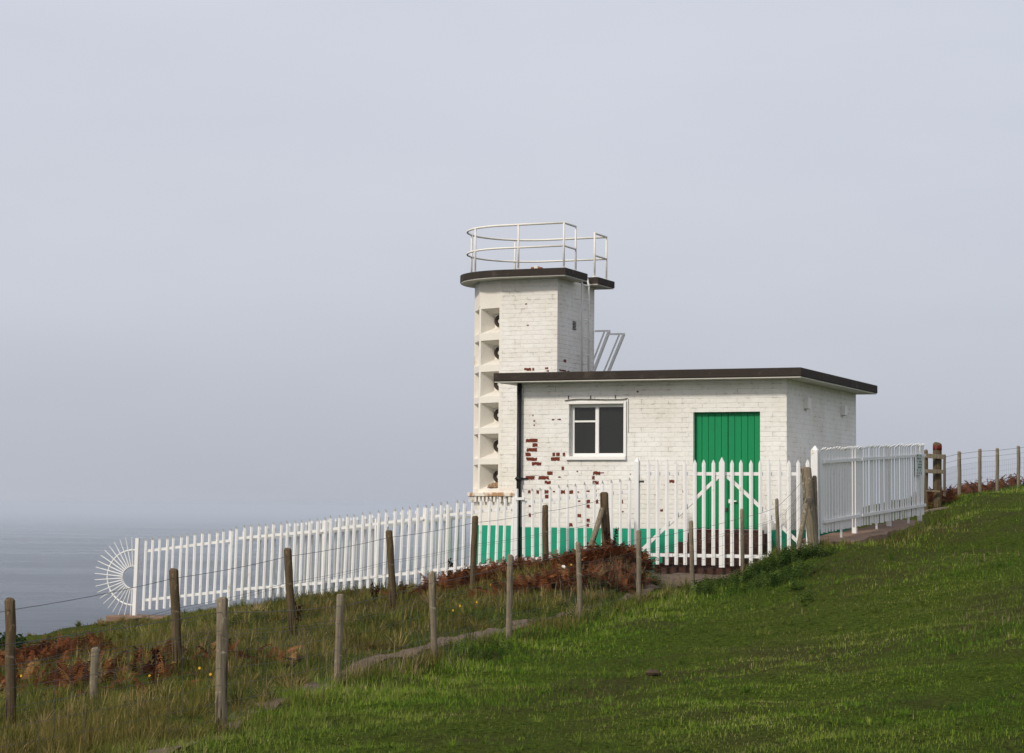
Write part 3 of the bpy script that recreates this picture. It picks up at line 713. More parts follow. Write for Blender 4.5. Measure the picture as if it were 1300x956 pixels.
# gate leaves
def gate(u_in, u_out, label, pales):
    rr, oo = hroot('pale_gate', (u_in + u_out) / 2, FV, -.9)
    mb = MB()
    for u in pales: pale(mb, (u + random.uniform(-.004, .004), FV, 0), .745 + random.uniform(-.006, .006), -.835 + random.uniform(-.006, .006), (1, 0, 0), (0, -1, 0), .058, random.uniform(-.003, .003), .06, .0)
    mb.build('pale_panel', M['whitef'], rr, oo)
    for z in (.535, -.69): MB().bar((u_in, FV + .035, z), (u_out, FV + .035, z), .05, .04, (0, 0, 1)).build('rail', M['whitef'], rr, oo)
    MB().bar((u_in + (.03 if u_out > u_in else -.03), FV + .034, .50), (u_out, FV + .034, -.62 + 0), .05, .03, (0, 0, 1)).build('brace', M['whitef'], rr, oo)
    tag(rr, label, 'gate', 'pair of white pale gates in front of the green door'); return rr, oo
sp_ = .146
gl, glo = gate(-.72, -1.97, 'left leaf of the white pale double gate, beside the slim post', [-.83 - sp_ * i for i in range(8)])
MB().bar((-.688, FV - .02, -.86), (-.688, FV - .02, .70), .085, .03, (1, 0, 0)).prism([(-.7305, FV - .035), (-.6455, FV - .035), (-.688, FV - .005)], .70, .70).build('meeting_stile', M['whitef'], gl, glo)
tip = MB(); tip.v = [(-.7305, FV - .035, .70), (-.6455, FV - .035, .70), (-.688, FV - .035, .785), (-.7305, FV - .005, .70), (-.6455, FV - .005, .70), (-.688, FV - .005, .785)]
tip.f = [(0, 1, 2), (3, 5, 4), (0, 2, 5, 3), (1, 4, 5, 2), (0, 3, 4, 1)]; tip.build('stile_tip', M['whitef'], gl, glo)
gate(-.655, .64, 'right leaf of the white pale double gate, in front of the green door', [-.54 + sp_ * i for i in range(9)])
# C: right hand fence along the hut side
r, o = hroot('pale_fence', .86, 2.0, -.4)
A_, B_ = Vector((.80, -1.0, 0)), Vector((.995, 5.16, 0)); dC = B_ - A_; outC = (dC.normalized().y, -dC.normalized().x, 0)
for t0, t1 in ((0, .33), (.337, .665), (.672, 1)):
    za = .925 + (1.18 - .925) * t0; zb__ = .925 + (1.18 - .925) * t1; ba = -.335 + .275 * t0; bb = -.335 + .275 * t1
    fence_run(r, o, A_ + dC * t0, A_ + dC * t1, za, zb__, ba, bb, .150, outC, 0, [(1.0, .07, zb__ - .03, bb - .12)], w=.108, depth=.018, front=1)
for t in (.17, .5, .83):
    q = A_ + dC * t; MB().bar((q.x, q.y, -.335 + .275 * t - .14), (q.x, q.y, -.335 + .275 * t + .1), .03, .03, (0, 1, 0)).build('foot', M['whitef'], r, o)
tag(r, 'white pale fence along the right side of the hut, on a sandstone slab', 'fence')
# sign hung on the end of that fence
r, o = hroot('notice_board', 1.01, 4.75, .6)
q0, q1 = A_ + dC * .885, A_ + dC * .945; ov = Vector(outC) * .06
sg = MB(); sg.bar((q0.x + ov.x, q0.y + ov.y, .795), (q1.x + ov.x, q1.y + ov.y, .795), .36, .008, (0, 0, 1)); sg.build('board', M['signpale'], r, o)
lt = MB()
for k in range(7):
    z = .95 - k * .05
    for j in range(5):
        if random.random() < .25: continue
        a_ = .06 + j * .18; q = q0 + (q1 - q0) * a_; q2 = q0 + (q1 - q0) * (a_ + random.uniform(.06, .14))
        lt.bar((q.x + ov.x * 1.1, q.y + ov.y * 1.1, z), (q2.x + ov.x * 1.1, q2.y + ov.y * 1.1, z), .028, .004, (0, 0, 1))
lt.build('lettering', M['signgreen'], r, o)
tag(r, 'small faded green notice board fixed at the far end of the right hand white fence', 'sign')
# sandstone slabs
def slabmesh(mb, pts_top, th, sub=10):
    pass
r, o = hroot('stone_slab', .95, 2.0, -.5)
sl = MB(); ns = 14; tp_ = []
for i in range(ns + 1):
    t = i / ns; q = A_ + dC * t; z = -.44 + .30 * t + .012 * math.sin(i * 2.1); wr = .46 + .10 * math.sin(i * 1.7) * .5 - .30 * t
    tp_.append(((q.x - .35, q.y, z), (q.x + wr, q.y - .0, z - .02), (q.x + wr + .02, q.y, z - .42), (q.x - .35, q.y, z - .42)))
for i in range(ns):
    for k in range(3): a_, b_ = tp_[i], tp_[i + 1]; sl.quad(a_[k], a_[k + 1], b_[k + 1], b_[k])
sl.quad(tp_[0][3], tp_[0][2], tp_[0][1], tp_[0][0]); sl.quad(*tp_[-1])
sl.build('slab_block', M['sandstone'], r, o)
tag(r, 'brown sandstone slab under the white fence on the right side of the hut', 'slab')
r, o = hroot('stone_slab', -10.7, FV, -2.0)
MB().box(-11.35, -10.0, FV - .28, FV + .35, -2.25, -1.845).build('slab_block', M['sandstone'], r, o, bevel=.02)
tag(r, 'brown sandstone block at the cliff end of the long white fence', 'slab')

# ------------------------------------------------------------------ wire stock fences
def post_mesh(dia, hgt, k=10, square=False, chamfer=True):
    mb = MB(); r = dia / 2; zs = np.linspace(0, hgt - .02, 7)
    mb.tube([(random.uniform(-.004, .004), random.uniform(-.004, .004), z) for z in zs] + [(0, 0, hgt)], r, k, r * .96, wob=.05)
    if chamfer:
        for i in range(k): x, y, z = mb.v[-1 - i]; mb.v[-1 - i] = (x * .72, y * .72, z)
    return mb
wires = {}
def add_post(root, r0, row, mat, name='post', k=10, label=None, ext=.35):
    tx, ty, bx, by, Y, dia = row
    A = at(bx, by, Y); B = at(tx, ty, Y)
    A = A + (A - B) / np.linalg.norm(A - B) * ext; d = B - A; ln = np.linalg.norm(d)
    mb = post_mesh(dia, ln, k); o = mb.build(name, mat, root, smooth=True, label=label)
    q = Vector(d).to_track_quat('Z', 'Y'); o.rotation_mode = 'QUATERNION'; o.rotation_quaternion = q; o.location = Vector(A) - Vector(r0)
    return A, B
def stock_fence(name, rows, mat, label, wire_offs, net=None, extra=None, k=10, sag=.02, topname='wire'):
    r0 = at(rows[0][2], rows[0][3], rows[0][4]); root = empty(name, r0)
    tag(root, label, 'fence'); ends = []
    for row in rows: ends.append(add_post(root, r0, row, mat, k=k))
    tops = [b for a, b in ends]; dn_ = []
    for (a, b) in ends:
        d = (b - a) / np.linalg.norm(b - a); dn_.append(d)
    if extra is not None:
        pre, post = extra
        if pre is not None: tops = [tops[0] + np.array(pre)] + tops; dn_ = [dn_[0]] + dn_
        if post is not None: tops = tops + [np.array(post)]; dn_ = dn_ + [dn_[-1]]
    def line(off, r, mb, offy=-.055):
        for i in range(len(tops) - 1):
            p, q = tops[i] - dn_[i] * off + np.array([0, offy, 0]), tops[i + 1] - dn_[i + 1] * off + np.array([0, offy, 0])
            pts = [p + (q - p) * t - np.array([0, 0, sag * 4 * t * (1 - t)]) for t in np.linspace(0, 1, 7)]
            pts = [tuple(np.array(x) - r0) for x in pts]; mb.tube(pts, r, 5)
    for off, r in wire_offs:
        mb = MB(); line(off, r, mb); mb.build('wire', M['wire'], root)
    if net:
        top, bot, rows_, step = net; mb = MB()
        for off in np.linspace(top, bot, rows_): line(off, .0016, mb, -.052)
        for i in range(len(tops) - 1):
            p, q = tops[i], tops[i + 1]; L_ = np.linalg.norm(q - p); nv = int(L_ / step)
            for j in range(nv):
                t = j / nv; b0 = p + (q - p) * t; dd2 = dn_[i] * (1 - t) + dn_[i + 1] * t; sg_ = np.array([0, -.052, -sag * 4 * t * (1 - t)])
                mb.tube([tuple(b0 - dd2 * top + sg_ - r0), tuple(b0 - dd2 * bot + sg_ - r0)], .0014, 4)
        mb.build('netting', M['wire'], root)
    return root, r0, ends
def knot(root, r0, c, mb): pass
f1, r01, e1 = stock_fence('wire_fence', row1 + [str1], M['darkpost'], 'wire fence with dark brown square topped posts, nearer the white fence', [(.10, .0032), (.42, .0022)], (.45, 1.0, 5, .30), ((-1.6, -3.0, -.28), None), k=8)
# diagonal strut of the strainer
A = at(748, 700, 31.6); B = at(764.5, 646, 31.95); mb = MB(); mb.tube([tuple(A - r01), tuple((A + B) / 2 - r01 + np.array([.01, 0, .01])), tuple(B - r01)], .045, 9, .04, wob=.08); mb.build('strut', M['palepost'], f1, smooth=True)
# wires
f2, r02, e2 = stock_fence('wire_fence', row2 + [str2], M['palepost'], 'wire netting fence with pale weathered round stakes along the edge of the turf', [(.12, .0028), (.27, .0018)], (.30, .98, 6, .16), ((-1.9, -3.2, -.18), None))
A = at(1013, 700, 30.3); B = at(1024.5, 634, 30.75); mb = MB(); mb.tube([tuple(A - r02), tuple((A + B) / 2 - r02), tuple(B - r02)], .036, 9, .034, wob=.08); mb.build('strut', M['palepost'], f2, smooth=True)
add_post(f2, r02, (1034, 604, 1036, 700, 31.0, .07), M['palepost'])
sA, sB = e2[-1]; dS = (sB - sA) / np.linalg.norm(sB - sA); mb = MB()
for k in range(4):
    c = sB - dS * (.46 + .022 * k) - r02; mb.tube([(c[0] + .084 * math.cos(t), c[1] + .084 * math.sin(t), c[2] + .01 * math.sin(t * 2 + k)) for t in np.linspace(0, 2 * math.pi, 17)], .003, 5)
mb.build('wire_wrap', M['wire'], f2)
st_ = empty('short_stake', at(118, 902, 20.5)); add_post(st_, at(118, 902, 20.5), (120.5, 822, 118, 902, 20.5, .078), M['palepost'], 'shaft')
tag(st_, 'short grey stake standing alone among the bracken, right of the leftmost dark post', 'post')
s3 = (1190, 600, 1190, 640, 41.3, .075)
f3, r03, e3 = stock_fence('wire_fence', [(1199, 577, 1199, 640, 41.4, .06)] + row3, M['palepost'], 'netting fence along the skyline at the right edge', [(.05, .004), (.17, .003)], (.28, .98, 7, .16), (None, tuple(at(1330, 563, 51))), sag=.0)
# stile: thick red banded post, thin post, rails and step
r0 = at(1190, 642, 41); stl = empty('wooden_stile', r0); tag(stl, 'wooden stile with a thick red banded post beside the right end of the white fence', 'stile')
add_post(stl, r0, (1190, 562.5, 1190, 642, 41, .172), M['darkpost'], k=12); add_post(stl, r0, (1175.5, 571, 1176, 645, 40.9, .075), M['darkpost'])
a = at(1190, 571.5, 41) - r0; b_ = at(1190, 565.5, 41) - r0; MB().tube([tuple(a), tuple(b_)], .0885, 14).build('red_band', M['redpaint'], stl, smooth=True)
for (x0, y0, x1, y1, w_) in ((1174, 578.5, 1199, 580, .085), (1174, 598, 1199, 599, .075), (1176, 623, 1193, 624, .03)):
    a = at(x0, y0, 40.82) - r0; b_ = at(x1, y1, 40.85) - r0; MB().bar(tuple(a), tuple(b_), w_, .045, (0, 0, 1)).build('rail', M['palepost'], stl, bevel=.004)
a = at(1174, 649, 40.0) - r0; b_ = at(1201, 644.5, 40.1) - r0; MB().bar(tuple(a), tuple(b_), .2, .035, (0, 1, 0)).build('step_board', M['palepost'], stl, bevel=.004)

# ------------------------------------------------------------------ vegetation scatter
def scatter(name, temps, X, Y, Z, yaw, tilt, sx, sz, rnd, mat):
    """temps: list of (verts, tris); one merged mesh with attribute rnd"""
    Vs, Fs, Rs = [], [], []; base = 0; pick = rng.integers(0, len(temps), len(X))
    for ti, (tv, tf) in enumerate(temps):
        k = np.where(pick == ti)[0]
        if not len(k): continue
        v = np.asarray(tv, float); v = np.repeat(v[None], len(k), 0)
        v[:, :, 0] *= sx[k, None]; v[:, :, 1] *= sz[k, None]; v[:, :, 2] *= sz[k, None]
        ct, st2 = np.cos(tilt[k])[:, None], np.sin(tilt[k])[:, None]
        y = v[:, :, 1] * ct + v[:, :, 2] * st2; z = -v[:, :, 1] * st2 + v[:, :, 2] * ct; x = v[:, :, 0]
        cy, sy = np.cos(yaw[k])[:, None], np.sin(yaw[k])[:, None]
        out = np.stack([x * cy - y * sy + X[k, None], x * sy + y * cy + Y[k, None], z + Z[k, None]], -1)
        nv = v.shape[1]; f = np.asarray(tf)[None] + (np.arange(len(k)) * nv)[:, None, None] + base
        Vs.append(out.reshape(-1, 3)); Fs.append(f.reshape(-1, 3)); Rs.append(np.repeat(rnd[k], nv)); base += nv * len(k)
    me = bpy.data.meshes.new(name); np_mesh(me, np.concatenate(Vs), np.concatenate(Fs))
    at_ = me.attributes.new('rnd', 'FLOAT', 'POINT'); at_.data.foreach_set('value', np.concatenate(Rs).astype(np.float32))
    me.materials.append(mat); o = bpy.data.objects.new(name, me); col.objects.link(o); return o
def blade_t(bend):
    ys = [0, bend * .25, bend]; zs = [0, .55, 1.0 - abs(bend) * .25]
    return ([(-.5, ys[0], zs[0]), (.5, ys[0], zs[0]), (-.38, ys[1], zs[1]), (.38, ys[1], zs[1]), (0, ys[2], zs[2])], [(0, 1, 3), (0, 3, 2), (2, 3, 4)])
blades = [blade_t(b_) for b_ in (.05, .25, .5, .8)]
row2x = np.array([at(r[2], r[3], r[4])[:2] for r in row2] + [at(str2[2], str2[3], str2[4])[:2], H(1.3, -.8, 0)[:2], H(1.45, 5.5, 0)[:2], at(1190, 642, 41)[:2], at(1293, 619, 49)[:2], (20, 60)])
row2x = np.vstack([[-4.5, 8], [-3.4, 13], row2x])
def side2(x, y):   # signed horizontal offset right of the stake line
    return x - np.interp(y, row2x[:, 1], row2x[:, 0])
def sample(n, y0, y1, power=1.0):
    u = rng.random(n); Y = (y0 ** power + u * (y1 ** power - y0 ** power)) ** (1 / power) if power else y0 * (y1 / y0) ** u
    X = (rng.random(n) * 2 - 1) * (.262 * Y + 1.0); return X, Y
Hc, Hs = math.cos(ANG), math.sin(ANG)
def house_uv(x, y): dx, dy = x - OO[0], y - OO[1]; return dx * UU[0] + dy * UU[1], dx * VV[0] + dy * VV[1]
def blocked(x, y):
    u, v = house_uv(x, y)
    return ((u > -4.6) & (u < .15) & (v > -.95) & (v < 4.5)) | ((u > -6.4) & (u < -4.4) & (v > 1.4) & (v < 3.4)) | ((u > -.1 + .5) & (u < 1.22) & (v > -1.0) & (v < 5.3)) | ((u > -11.4) & (u < -9.95) & (v > -1.42) & (v < -.72))
def n2d(x, y, s, ph=0): return .5 + .5 * wav(x, y, s, ph)
# short turf
X, Y = sample(640000, 10.5, 56, .55); s2 = side2(X, Y); d = edge_dist(X, Y)
patch = n2d(X, Y, .55, .8) * .6 + n2d(X, Y, 1.7, 2.0) * .4
keep = (s2 > -.15 + .5 * (n2d(X, Y, 2.1, .5) - .5)) & (d < 6) & ~blocked(X, Y) & (path_dist(X, Y) > -.22 * rng.random(len(X)) ** 1.5) & (rng.random(len(X)) < .45 + .55 * patch)
X, Y, patch, s2 = X[keep], Y[keep], patch[keep], s2[keep]; Z = terr(X, Y)
hgt = (.018 + .050 * patch * n2d(X, Y, 4.7, 1.5) + .012 * patch + .07 * np.exp(-np.maximum(s2, 0) * 1.4)) * rng.uniform(.6, 1.4, len(X))
far = np.clip(Y / 22, .8, 2.0)
trk = smooth_line(np.array([ground_px(*q)[:2] for q in [(560, 950), (700, 905), (850, 858), (960, 815), (1060, 765), (1140, 722), (1220, 682), (1290, 655)]]), 5)
td = np.full(len(X), 1e9)
for q in trk: td = np.minimum(td, np.hypot(X - q[0], (Y - q[1]) * .8))
tw = np.clip(1.25 - td / (1.1 + .5 * n2d(X, Y, 1.3, 4)), 0, 1) * (.55 + .45 * n2d(X, Y, 2.3, 5))
intrk = rng.random(len(X)) < tw * 1.0
band = .5 + .5 * np.sin(s2 * 1.55 + 1.2 * n2d(X, Y, .35, 2) + .6)
rnd = np.clip(.36 + .85 * (n2d(X, Y, .9, 3) * .4 + n2d(X, Y, 2.7, 1) * .35 + n2d(X, Y, 6.1, 2) * .25 - .5) + .34 * (band - .4) + rng.normal(0, .22, len(X)), 0, 1)
for nm, kk, mt, lb, hf in (('turf', ~intrk, M['lawn'], 'short grazed green turf of the slope', 1.0), ('trodden_turf', intrk, M['trod'], 'flattened brownish turf of the trodden track up the slope', .55)):
    m_ = int(kk.sum()); tag(scatter(nm, blades, X[kk], Y[kk], Z[kk] - .005, rng.uniform(0, 6.28, m_), rng.normal(0, .6, m_), (.007 * far * rng.uniform(.7, 1.4, len(X)))[kk], hgt[kk] * hf, rnd[kk], mt), lb, kind='stuff')
# long grass of the bank
X, Y = sample(330000, 10.5, 46, .6); s2 = side2(X, Y); d = edge_dist(X, Y)
u_, v_ = house_uv(X, Y); pdist = path_dist(X, Y)
keep = (s2 < .35) & (d < 5) & ~blocked(X, Y) & (pdist > -.22 * rng.random(len(X)) ** 1.5) & ~((u_ > -2.1) & (u_ < .2) & (v_ > -1.25) & (v_ < 0)) & (v_ < 7)
clump = n2d(X, Y, 3.1, .7) * .5 + n2d(X, Y, 1.2, 1.9) * .5
keep &= rng.random(len(X)) < .35 + .65 * clump
X, Y, clump, u_, v_, s2, pdist = [q[keep] for q in (X, Y, clump, u_, v_, s2, pdist)]; Z = terr(X, Y)
hgt = (.05 + .27 * clump ** 1.8) * rng.uniform(.45, 1.35, len(X)); hgt *= np.where(np.abs(v_ + 1.1) < .35, .6, 1.0) * np.clip(.35 + pdist * 1.2, .3, 1); hgt *= np.where(u_ < -8.8, .42, 1) * np.where((u_ < -9.6) & (np.abs(v_ + 1.1) < .9), .8, 1)
hgt *= np.where(s2 > -.2, .7, 1)
far = np.clip(Y / 24, .8, 1.7)
rnd = np.clip(.45 + .5 * (n2d(X, Y, 1.6, 3) - .5) + rng.normal(0, .22, len(X)), 0, 1)
tag(scatter('long_grass', blades, X, Y, Z - .01, rng.uniform(0, 6.28, len(X)), rng.normal(.08, .38, len(X)), .0075 * far * rng.uniform(.6, 1.4, len(X)), hgt, rnd, M['long']), 'long tussocky grass of the bank between the fences', kind='stuff')

# tussocks: fanned clumps among the long grass
def tussocks(n_, per, y0, y1, cond, h0, h1, nm, label, mat, rm):
    X, Y = sample(n_, y0, y1, .8); k = cond(X, Y) & ~blocked(X, Y) & (edge_dist(X, Y) < 3) & (path_dist(X, Y) > .06); X, Y = X[k], Y[k]; m_ = len(X)
    r_c = rng.normal(rm, .2, m_); hc = rng.uniform(h0, h1, m_); u_, v_ = house_uv(X, Y); hc *= np.where(u_ < -8.8, .5, 1)
    X = np.repeat(X, per); Y = np.repeat(Y, per); hc = np.repeat(hc, per); r_c = np.repeat(r_c, per); yaw = rng.uniform(0, 6.28, len(X)); rr3 = rng.random(len(X)) * hc * .45
    X = X - np.sin(yaw) * rr3 * .6; Y = Y + np.cos(yaw) * rr3 * .6
    tilt = .15 + rr3 / hc * 1.6 + rng.normal(0, .12, len(X))
    tag(scatter(nm, blades, X, Y, terr(X, Y) - .01, yaw, tilt, .008 * rng.uniform(.6, 1.4, len(X)) * np.clip(Y / 24, .8, 1.5), hc * rng.uniform(.6, 1.1, len(X)), np.clip(r_c + rng.normal(0, .15, len(X)), 0, 1), mat), label, kind='stuff')
tussocks(2600, 46, 11, 40, lambda x, y: (side2(x, y) < .1) & (house_uv(x, y)[1] < -.8) & ~((house_uv(x, y)[0] > -2.2) & (house_uv(x, y)[1] > -1.8)), .14, .32, 'tussock_grass', 'tussocks of yellowing grass fanned out over the bank', M['long'], .55)
tussocks(2600, 26, 10.5, 30, lambda x, y: (side2(x, y) > .2) & (rng.random(len(x)) < .25 + .75 * np.exp(-side2(x, y) * .5)), .05, .13, 'turf_tufts', 'taller darker tufts standing in the grazed turf', M['lawn'], .35)
# longer grass left uncut round the foot of every post
PX, PY = [], []
for r_ in row1 + row2 + [str1, str2, (118, 902, 118, 902, 20.5, .08), (767, 700, 752, 700, 31.6, .1)]:
    q = at(r_[2], r_[3], r_[4]); k = 55; a = rng.uniform(0, 6.28, k); rr4 = r_[5] * .5 + np.abs(rng.normal(0, .09, k)); PX.append(q[0] + rr4 * np.cos(a)); PY.append(q[1] + rr4 * np.sin(a) - .03)
PX = np.concatenate(PX); PY = np.concatenate(PY); k = len(PX)
tag(scatter('post_foot_grass', blades, PX, PY, terr(PX, PY) - .01, rng.uniform(0, 6.28, k), rng.normal(0, .3, k), np.full(k, .009), rng.uniform(.08, .26, k), np.clip(rng.normal(.5, .22, k), 0, 1), M['long']), 'uncut grass round the feet of the fence posts', kind='stuff')
# bracken fronds
def frond_t(bend, npin=13):
    v, f = [], []
    def P(t): return np.array([0, bend * t * t * .8, t * (1 - .45 * bend * t)])
    for i in range(npin):
        t = .22 + .78 * i / npin; c = P(t); L_ = .30 * (1 - (t - .22) / .85) + .03; wd = .026
        for s in (-1, 1):
            a = len(v); dr = random.uniform(-.10, .02)
            v += [c + [0, 0, -wd * .5], c + [0, .01, wd * .5], c + [s * L_ * .6, .03, wd * .55 + dr * .5], c + [s * L_, .02, dr], c + [s * L_ * .6, 0, -wd * .55 + dr * .5]]
            f += [(a, a + 4, a + 3), (a, a + 3, a + 1), (a + 1, a + 3, a + 2)]
    a = len(v); v += [np.array([-.008, 0, 0]), np.array([.008, 0, 0]), P(.55) + [.006, 0, 0], P(.55) - [.006, 0, 0], P(1)]
    f += [(a, a + 1, a + 2), (a, a + 2, a + 3), (a + 3, a + 2, a + 4)]
    return (np.array(v), f)
fronds = [frond_t(b_) for b_ in (.4, .7, .95, 1.1)]
def px_region(n, poly_px, Y=None):
    out = []
    for (cx_, cy_, rx_, ry_, k) in poly_px:
        g = ground_px(cx_, cy_); out.append((g, rx_, ry_, k))
    return out
def blob_scatter(blobs):
    XX, YY = [], []
    for (cx_, cy_, rx_, ry_, k) in blobs:      # centre on photo, radii in metres, count
        g = ground_px(cx_, cy_); a = rng.uniform(0, 6.28, k); r_ = np.sqrt(rng.random(k)) * rng.uniform(.75, 1.15, k)
        XX.append(g[0] + rx_ * r_ * np.cos(a)); YY.append(g[1] + ry_ * r_ * np.sin(a))
    return np.concatenate(XX), np.concatenate(YY)
def veg(name, temps, blobs, h0, h1, mat, tiltm, tilts, rndm=.5, rnds=.25, label='', sxf=1.0, hfun=None, avoid=True):
    X, Y = blob_scatter(blobs)
    if avoid:
        k = ~blocked(X, Y); X, Y = X[k], Y[k]
    Z = terr(X, Y); n_ = len(X); h = rng.uniform(h0, h1, n_)
    o = scatter(name, temps, X, Y, Z - .01, rng.uniform(0, 6.28, n_), rng.normal(tiltm, tilts, n_), h * sxf, h, np.clip(rng.normal(rndm, rnds, n_), 0, 1), mat)
    tag(o, label, kind='stuff'); return o
veg('bracken', fronds, [(640, 730, .6, .3, 220), (690, 726, .6, .3, 200), (735, 716, .45, .35, 320), (775, 708, .42, .35, 480), (798, 716, .3, .3, 380), (765, 702, .45, .25, 200), (700, 718, .5, .25, 120), (790, 740, .35, .4, 280), (730, 740, .5, .4, 110), (660, 748, .6, .4, 90), (585, 742, .5, .3, 220), (620, 738, .5, .25, 220), (655, 732, .5, .25, 160), (700, 745, .4, .3, 110), (520, 760, .6, .4, 40), (560, 752, .3, .3, 60)],
    .18, .38, M['bracken'], .4, .5, .5, .30, 'rust brown dead bracken on the bank in front of the white fence')
veg('bracken', fronds, [(30, 840, 1.0, 1.3, 700), (70, 838, .7, 1.0, 350), (180, 848, 1.0, 1.3, 150), (160, 866, .9, 1.1, 90), (40, 868, .8, 1.0, 200), (120, 835, .6, .8, 120), (330, 840, .5, .5, 40), (10, 845, .6, .6, 160)],
    .15, .33, M['bracken'], .35, .5, .42, .3, 'dark rust bracken low on the bank at the bottom left')
veg('bracken', fronds, [(1180, 640, .5, .8, 120), (1205, 634, .5, .6, 130), (1230, 627, .5, .5, 90), (1270, 619, .8, .6, 150), (1295, 615, .6, .6, 80)],
    .2, .42, M['bracken'], .3, .35, .4, .25, 'brown bracken under the skyline fence at the right')
# leafy plants
def sprig_t(nl=14, sp=.35):
    v, f = [], []
    for i in range(nl):
        t = .12 + .88 * i / nl; a = i * 2.4; r_ = sp * (1 - t * .55); c = np.array([0, 0, t]); e = np.array([math.cos(a), math.sin(a), 0]); s = np.array([-e[1], e[0], 0]); k = len(v)
        v += [c, c + e * r_ * .5 + s * r_ * .28 + [0, 0, .03], c + e * r_ + [0, 0, -.04], c + e * r_ * .5 - s * r_ * .28 + [0, 0, .03]]; f += [(k, k + 1, k + 2), (k, k + 2, k + 3)]
    k = len(v); v += [np.array([-.01, 0, 0]), np.array([.01, 0, 0]), np.array([0, 0, 1.])]; f += [(k, k + 1, k + 2)]
    return (np.array(v, float), f)
sprigs = [sprig_t(14, .35), sprig_t(18, .28), sprig_t(11, .45)]
veg('nettles', sprigs, [(905, 748, .3, .3, 40), (935, 740, .35, .3, 55), (965, 730, .4, .3, 80), (1000, 714, .35, .25, 120), (1040, 706, .2, .2, 40), (890, 756, .25, .3, 40), (1000, 735, .5, .4, 60), (960, 748, .5, .4, 40), (830, 742, .12, .15, 20)],
    .09, .22, M['nettle'], .1, .35, .6, .3, 'dark green nettles and brambles at the foot of the gate and strainer post')
veg('low_weeds', sprigs, [(450, 800, .9, .7, 90), (560, 790, .8, .6, 80), (250, 800, .8, .8, 70), (350, 790, .8, .8, 90), (700, 790, .8, .5, 90), (760, 770, .5, .4, 60), (600, 830, .6, .5, 60), (430, 770, .7, .6, 70), (1017, 748, .18, .1, 16), (1022, 762, .14, .1, 12), (985, 743, .14, .1, 10), (700, 742, .6, .3, 90), (740, 745, .5, .3, 70), (790, 748, .3, .2, 40)],
    .07, .18, M['nettle'], .1, .3, .6, .3, 'low dark leaved weeds among the grass of the bank')
stalkt = [([(-.5, 0, 0), (.5, 0, 0), (-.4, .1, .6), (.4, .1, .6), (0, .3, 1)], [(0, 1, 3), (0, 3, 2), (2, 3, 4)])]
X, Y = blob_scatter([(795, 745, .35, .3, 70), (770, 742, .4, .3, 40), (730, 765, .6, .4, 30), (455, 860, .7, .6, 70), (520, 850, .6, .4, 40), (590, 735, .5, .4, 80), (480, 790, 1.0, .5, 60), (300, 830, 1.0, .8, 40), (785, 735, .35, .25, 90), (1265, 712, .9, 1.2, 45), (1270, 790, .7, 1.1, 40), (1290, 806, .6, 1.0, 30)])
n_ = len(X); Z = terr(X, Y)
tag(scatter('dry_stalks', stalkt, X, Y, Z, rng.uniform(0, 6.28, n_), rng.normal(.1, .2, n_), np.full(n_, .007), rng.uniform(.18, .42, n_) * np.where(X > 3, .33, 1), rng.random(n_), M['stalk']), 'pale dry grass stalks standing out of the bank', kind='stuff')

# dock plants: things
def dock(px, py, h, label, Yf=None, n_=3):
    g = ground_px(px, py); r = empty('dock_plant', tuple(g)); mb = MB(); sd = []
    for k in range(n_):
        a = random.uniform(0, 6.28); b = random.uniform(.05, .28) * h; top = Vector((b * math.cos(a), b * math.sin(a), h * random.uniform(.75, 1)))
        mb.tube([(0, 0, -.02), tuple(top * .5 + Vector((0, 0, .03))), tuple(top)], .006, 5, .003)
        for j in range(26):
            t = .4 + .6 * j / 26; c = top * t + Vector((random.gauss(0, .014), random.gauss(0, .014), random.gauss(0, .012))); sd.append(c)
    mb.build('stem', M['dock'], r)
    m2 = MB()
    for c in sd:
        s = random.uniform(.008, .016); k = len(m2.v); m2.v += [tuple(c + Vector(q) * s) for q in ((1, 0, 0), (-.5, .87, 0), (-.5, -.87, 0), (0, 0, 1.3), (0, 0, -1.3))]
        m2.f += [(k, k + 1, k + 3), (k + 1, k + 2, k + 3), (k + 2, k, k + 3), (k + 1, k, k + 4), (k + 2, k + 1, k + 4), (k, k + 2, k + 4)]
    m2.build('seed_head', M['dock'], r)
    tag(r, label, 'dock plant', 'dark dock plants gone to seed')
dock(569, 742, .42, 'dark seeded dock plant left of the tower base, behind the wire fence', n_=4)
dock(777, 712, .55, 'tall dark red dock plant beside the dark corner post with strut', n_=4)
dock(194, 868, .40, 'dark dock plant in the bracken just left of the second dark post', n_=2)
dock(380, 800, .38, 'single dock plant by the foot of the third dark post from the left', n_=2)
dock(475, 768, .34, 'thin dock plant left of the post below the double row of white pales', n_=2)
# small flowers
def flower(px, py, h, mat, nm, label, cat, grp, s=.015):
    g = ground_px(px, py); r = empty(nm, (g[0], g[1], g[2])); mb = MB().tube([(0, 0, -.01), (.01, 0, h)], .003, 4); mb.build('stem', M['lawn'], r)
    m2 = MB(); m2.v = [(.01, 0, h + .008)]
    for q in range(12):
        t = 2 * math.pi * q / 12; rr2 = s * (1 if q % 2 == 0 else .75); m2.v.append((.01 + rr2 * math.cos(t), rr2 * math.sin(t) * .9, h + .012 + .010 * math.sin(t)))
    m2.f = [(0, 1 + q, 1 + (q + 1) % 12) for q in range(12)]; o = m2.build('petals', mat, r); o.rotation_euler = (.6, 0, 0)
    tag(r, label, cat, grp)
for (x, y) in ((253, 862), (267, 870), (190, 872), (27, 871), (604, 775), (574, 786), (583, 780), (622, 752), (724, 727)):
    flower(x, y, .13, M['petal'], 'yellow_flower', 'small yellow flower head standing in the long grass of the bank', 'flower', 'yellow flowers scattered in the long grass')
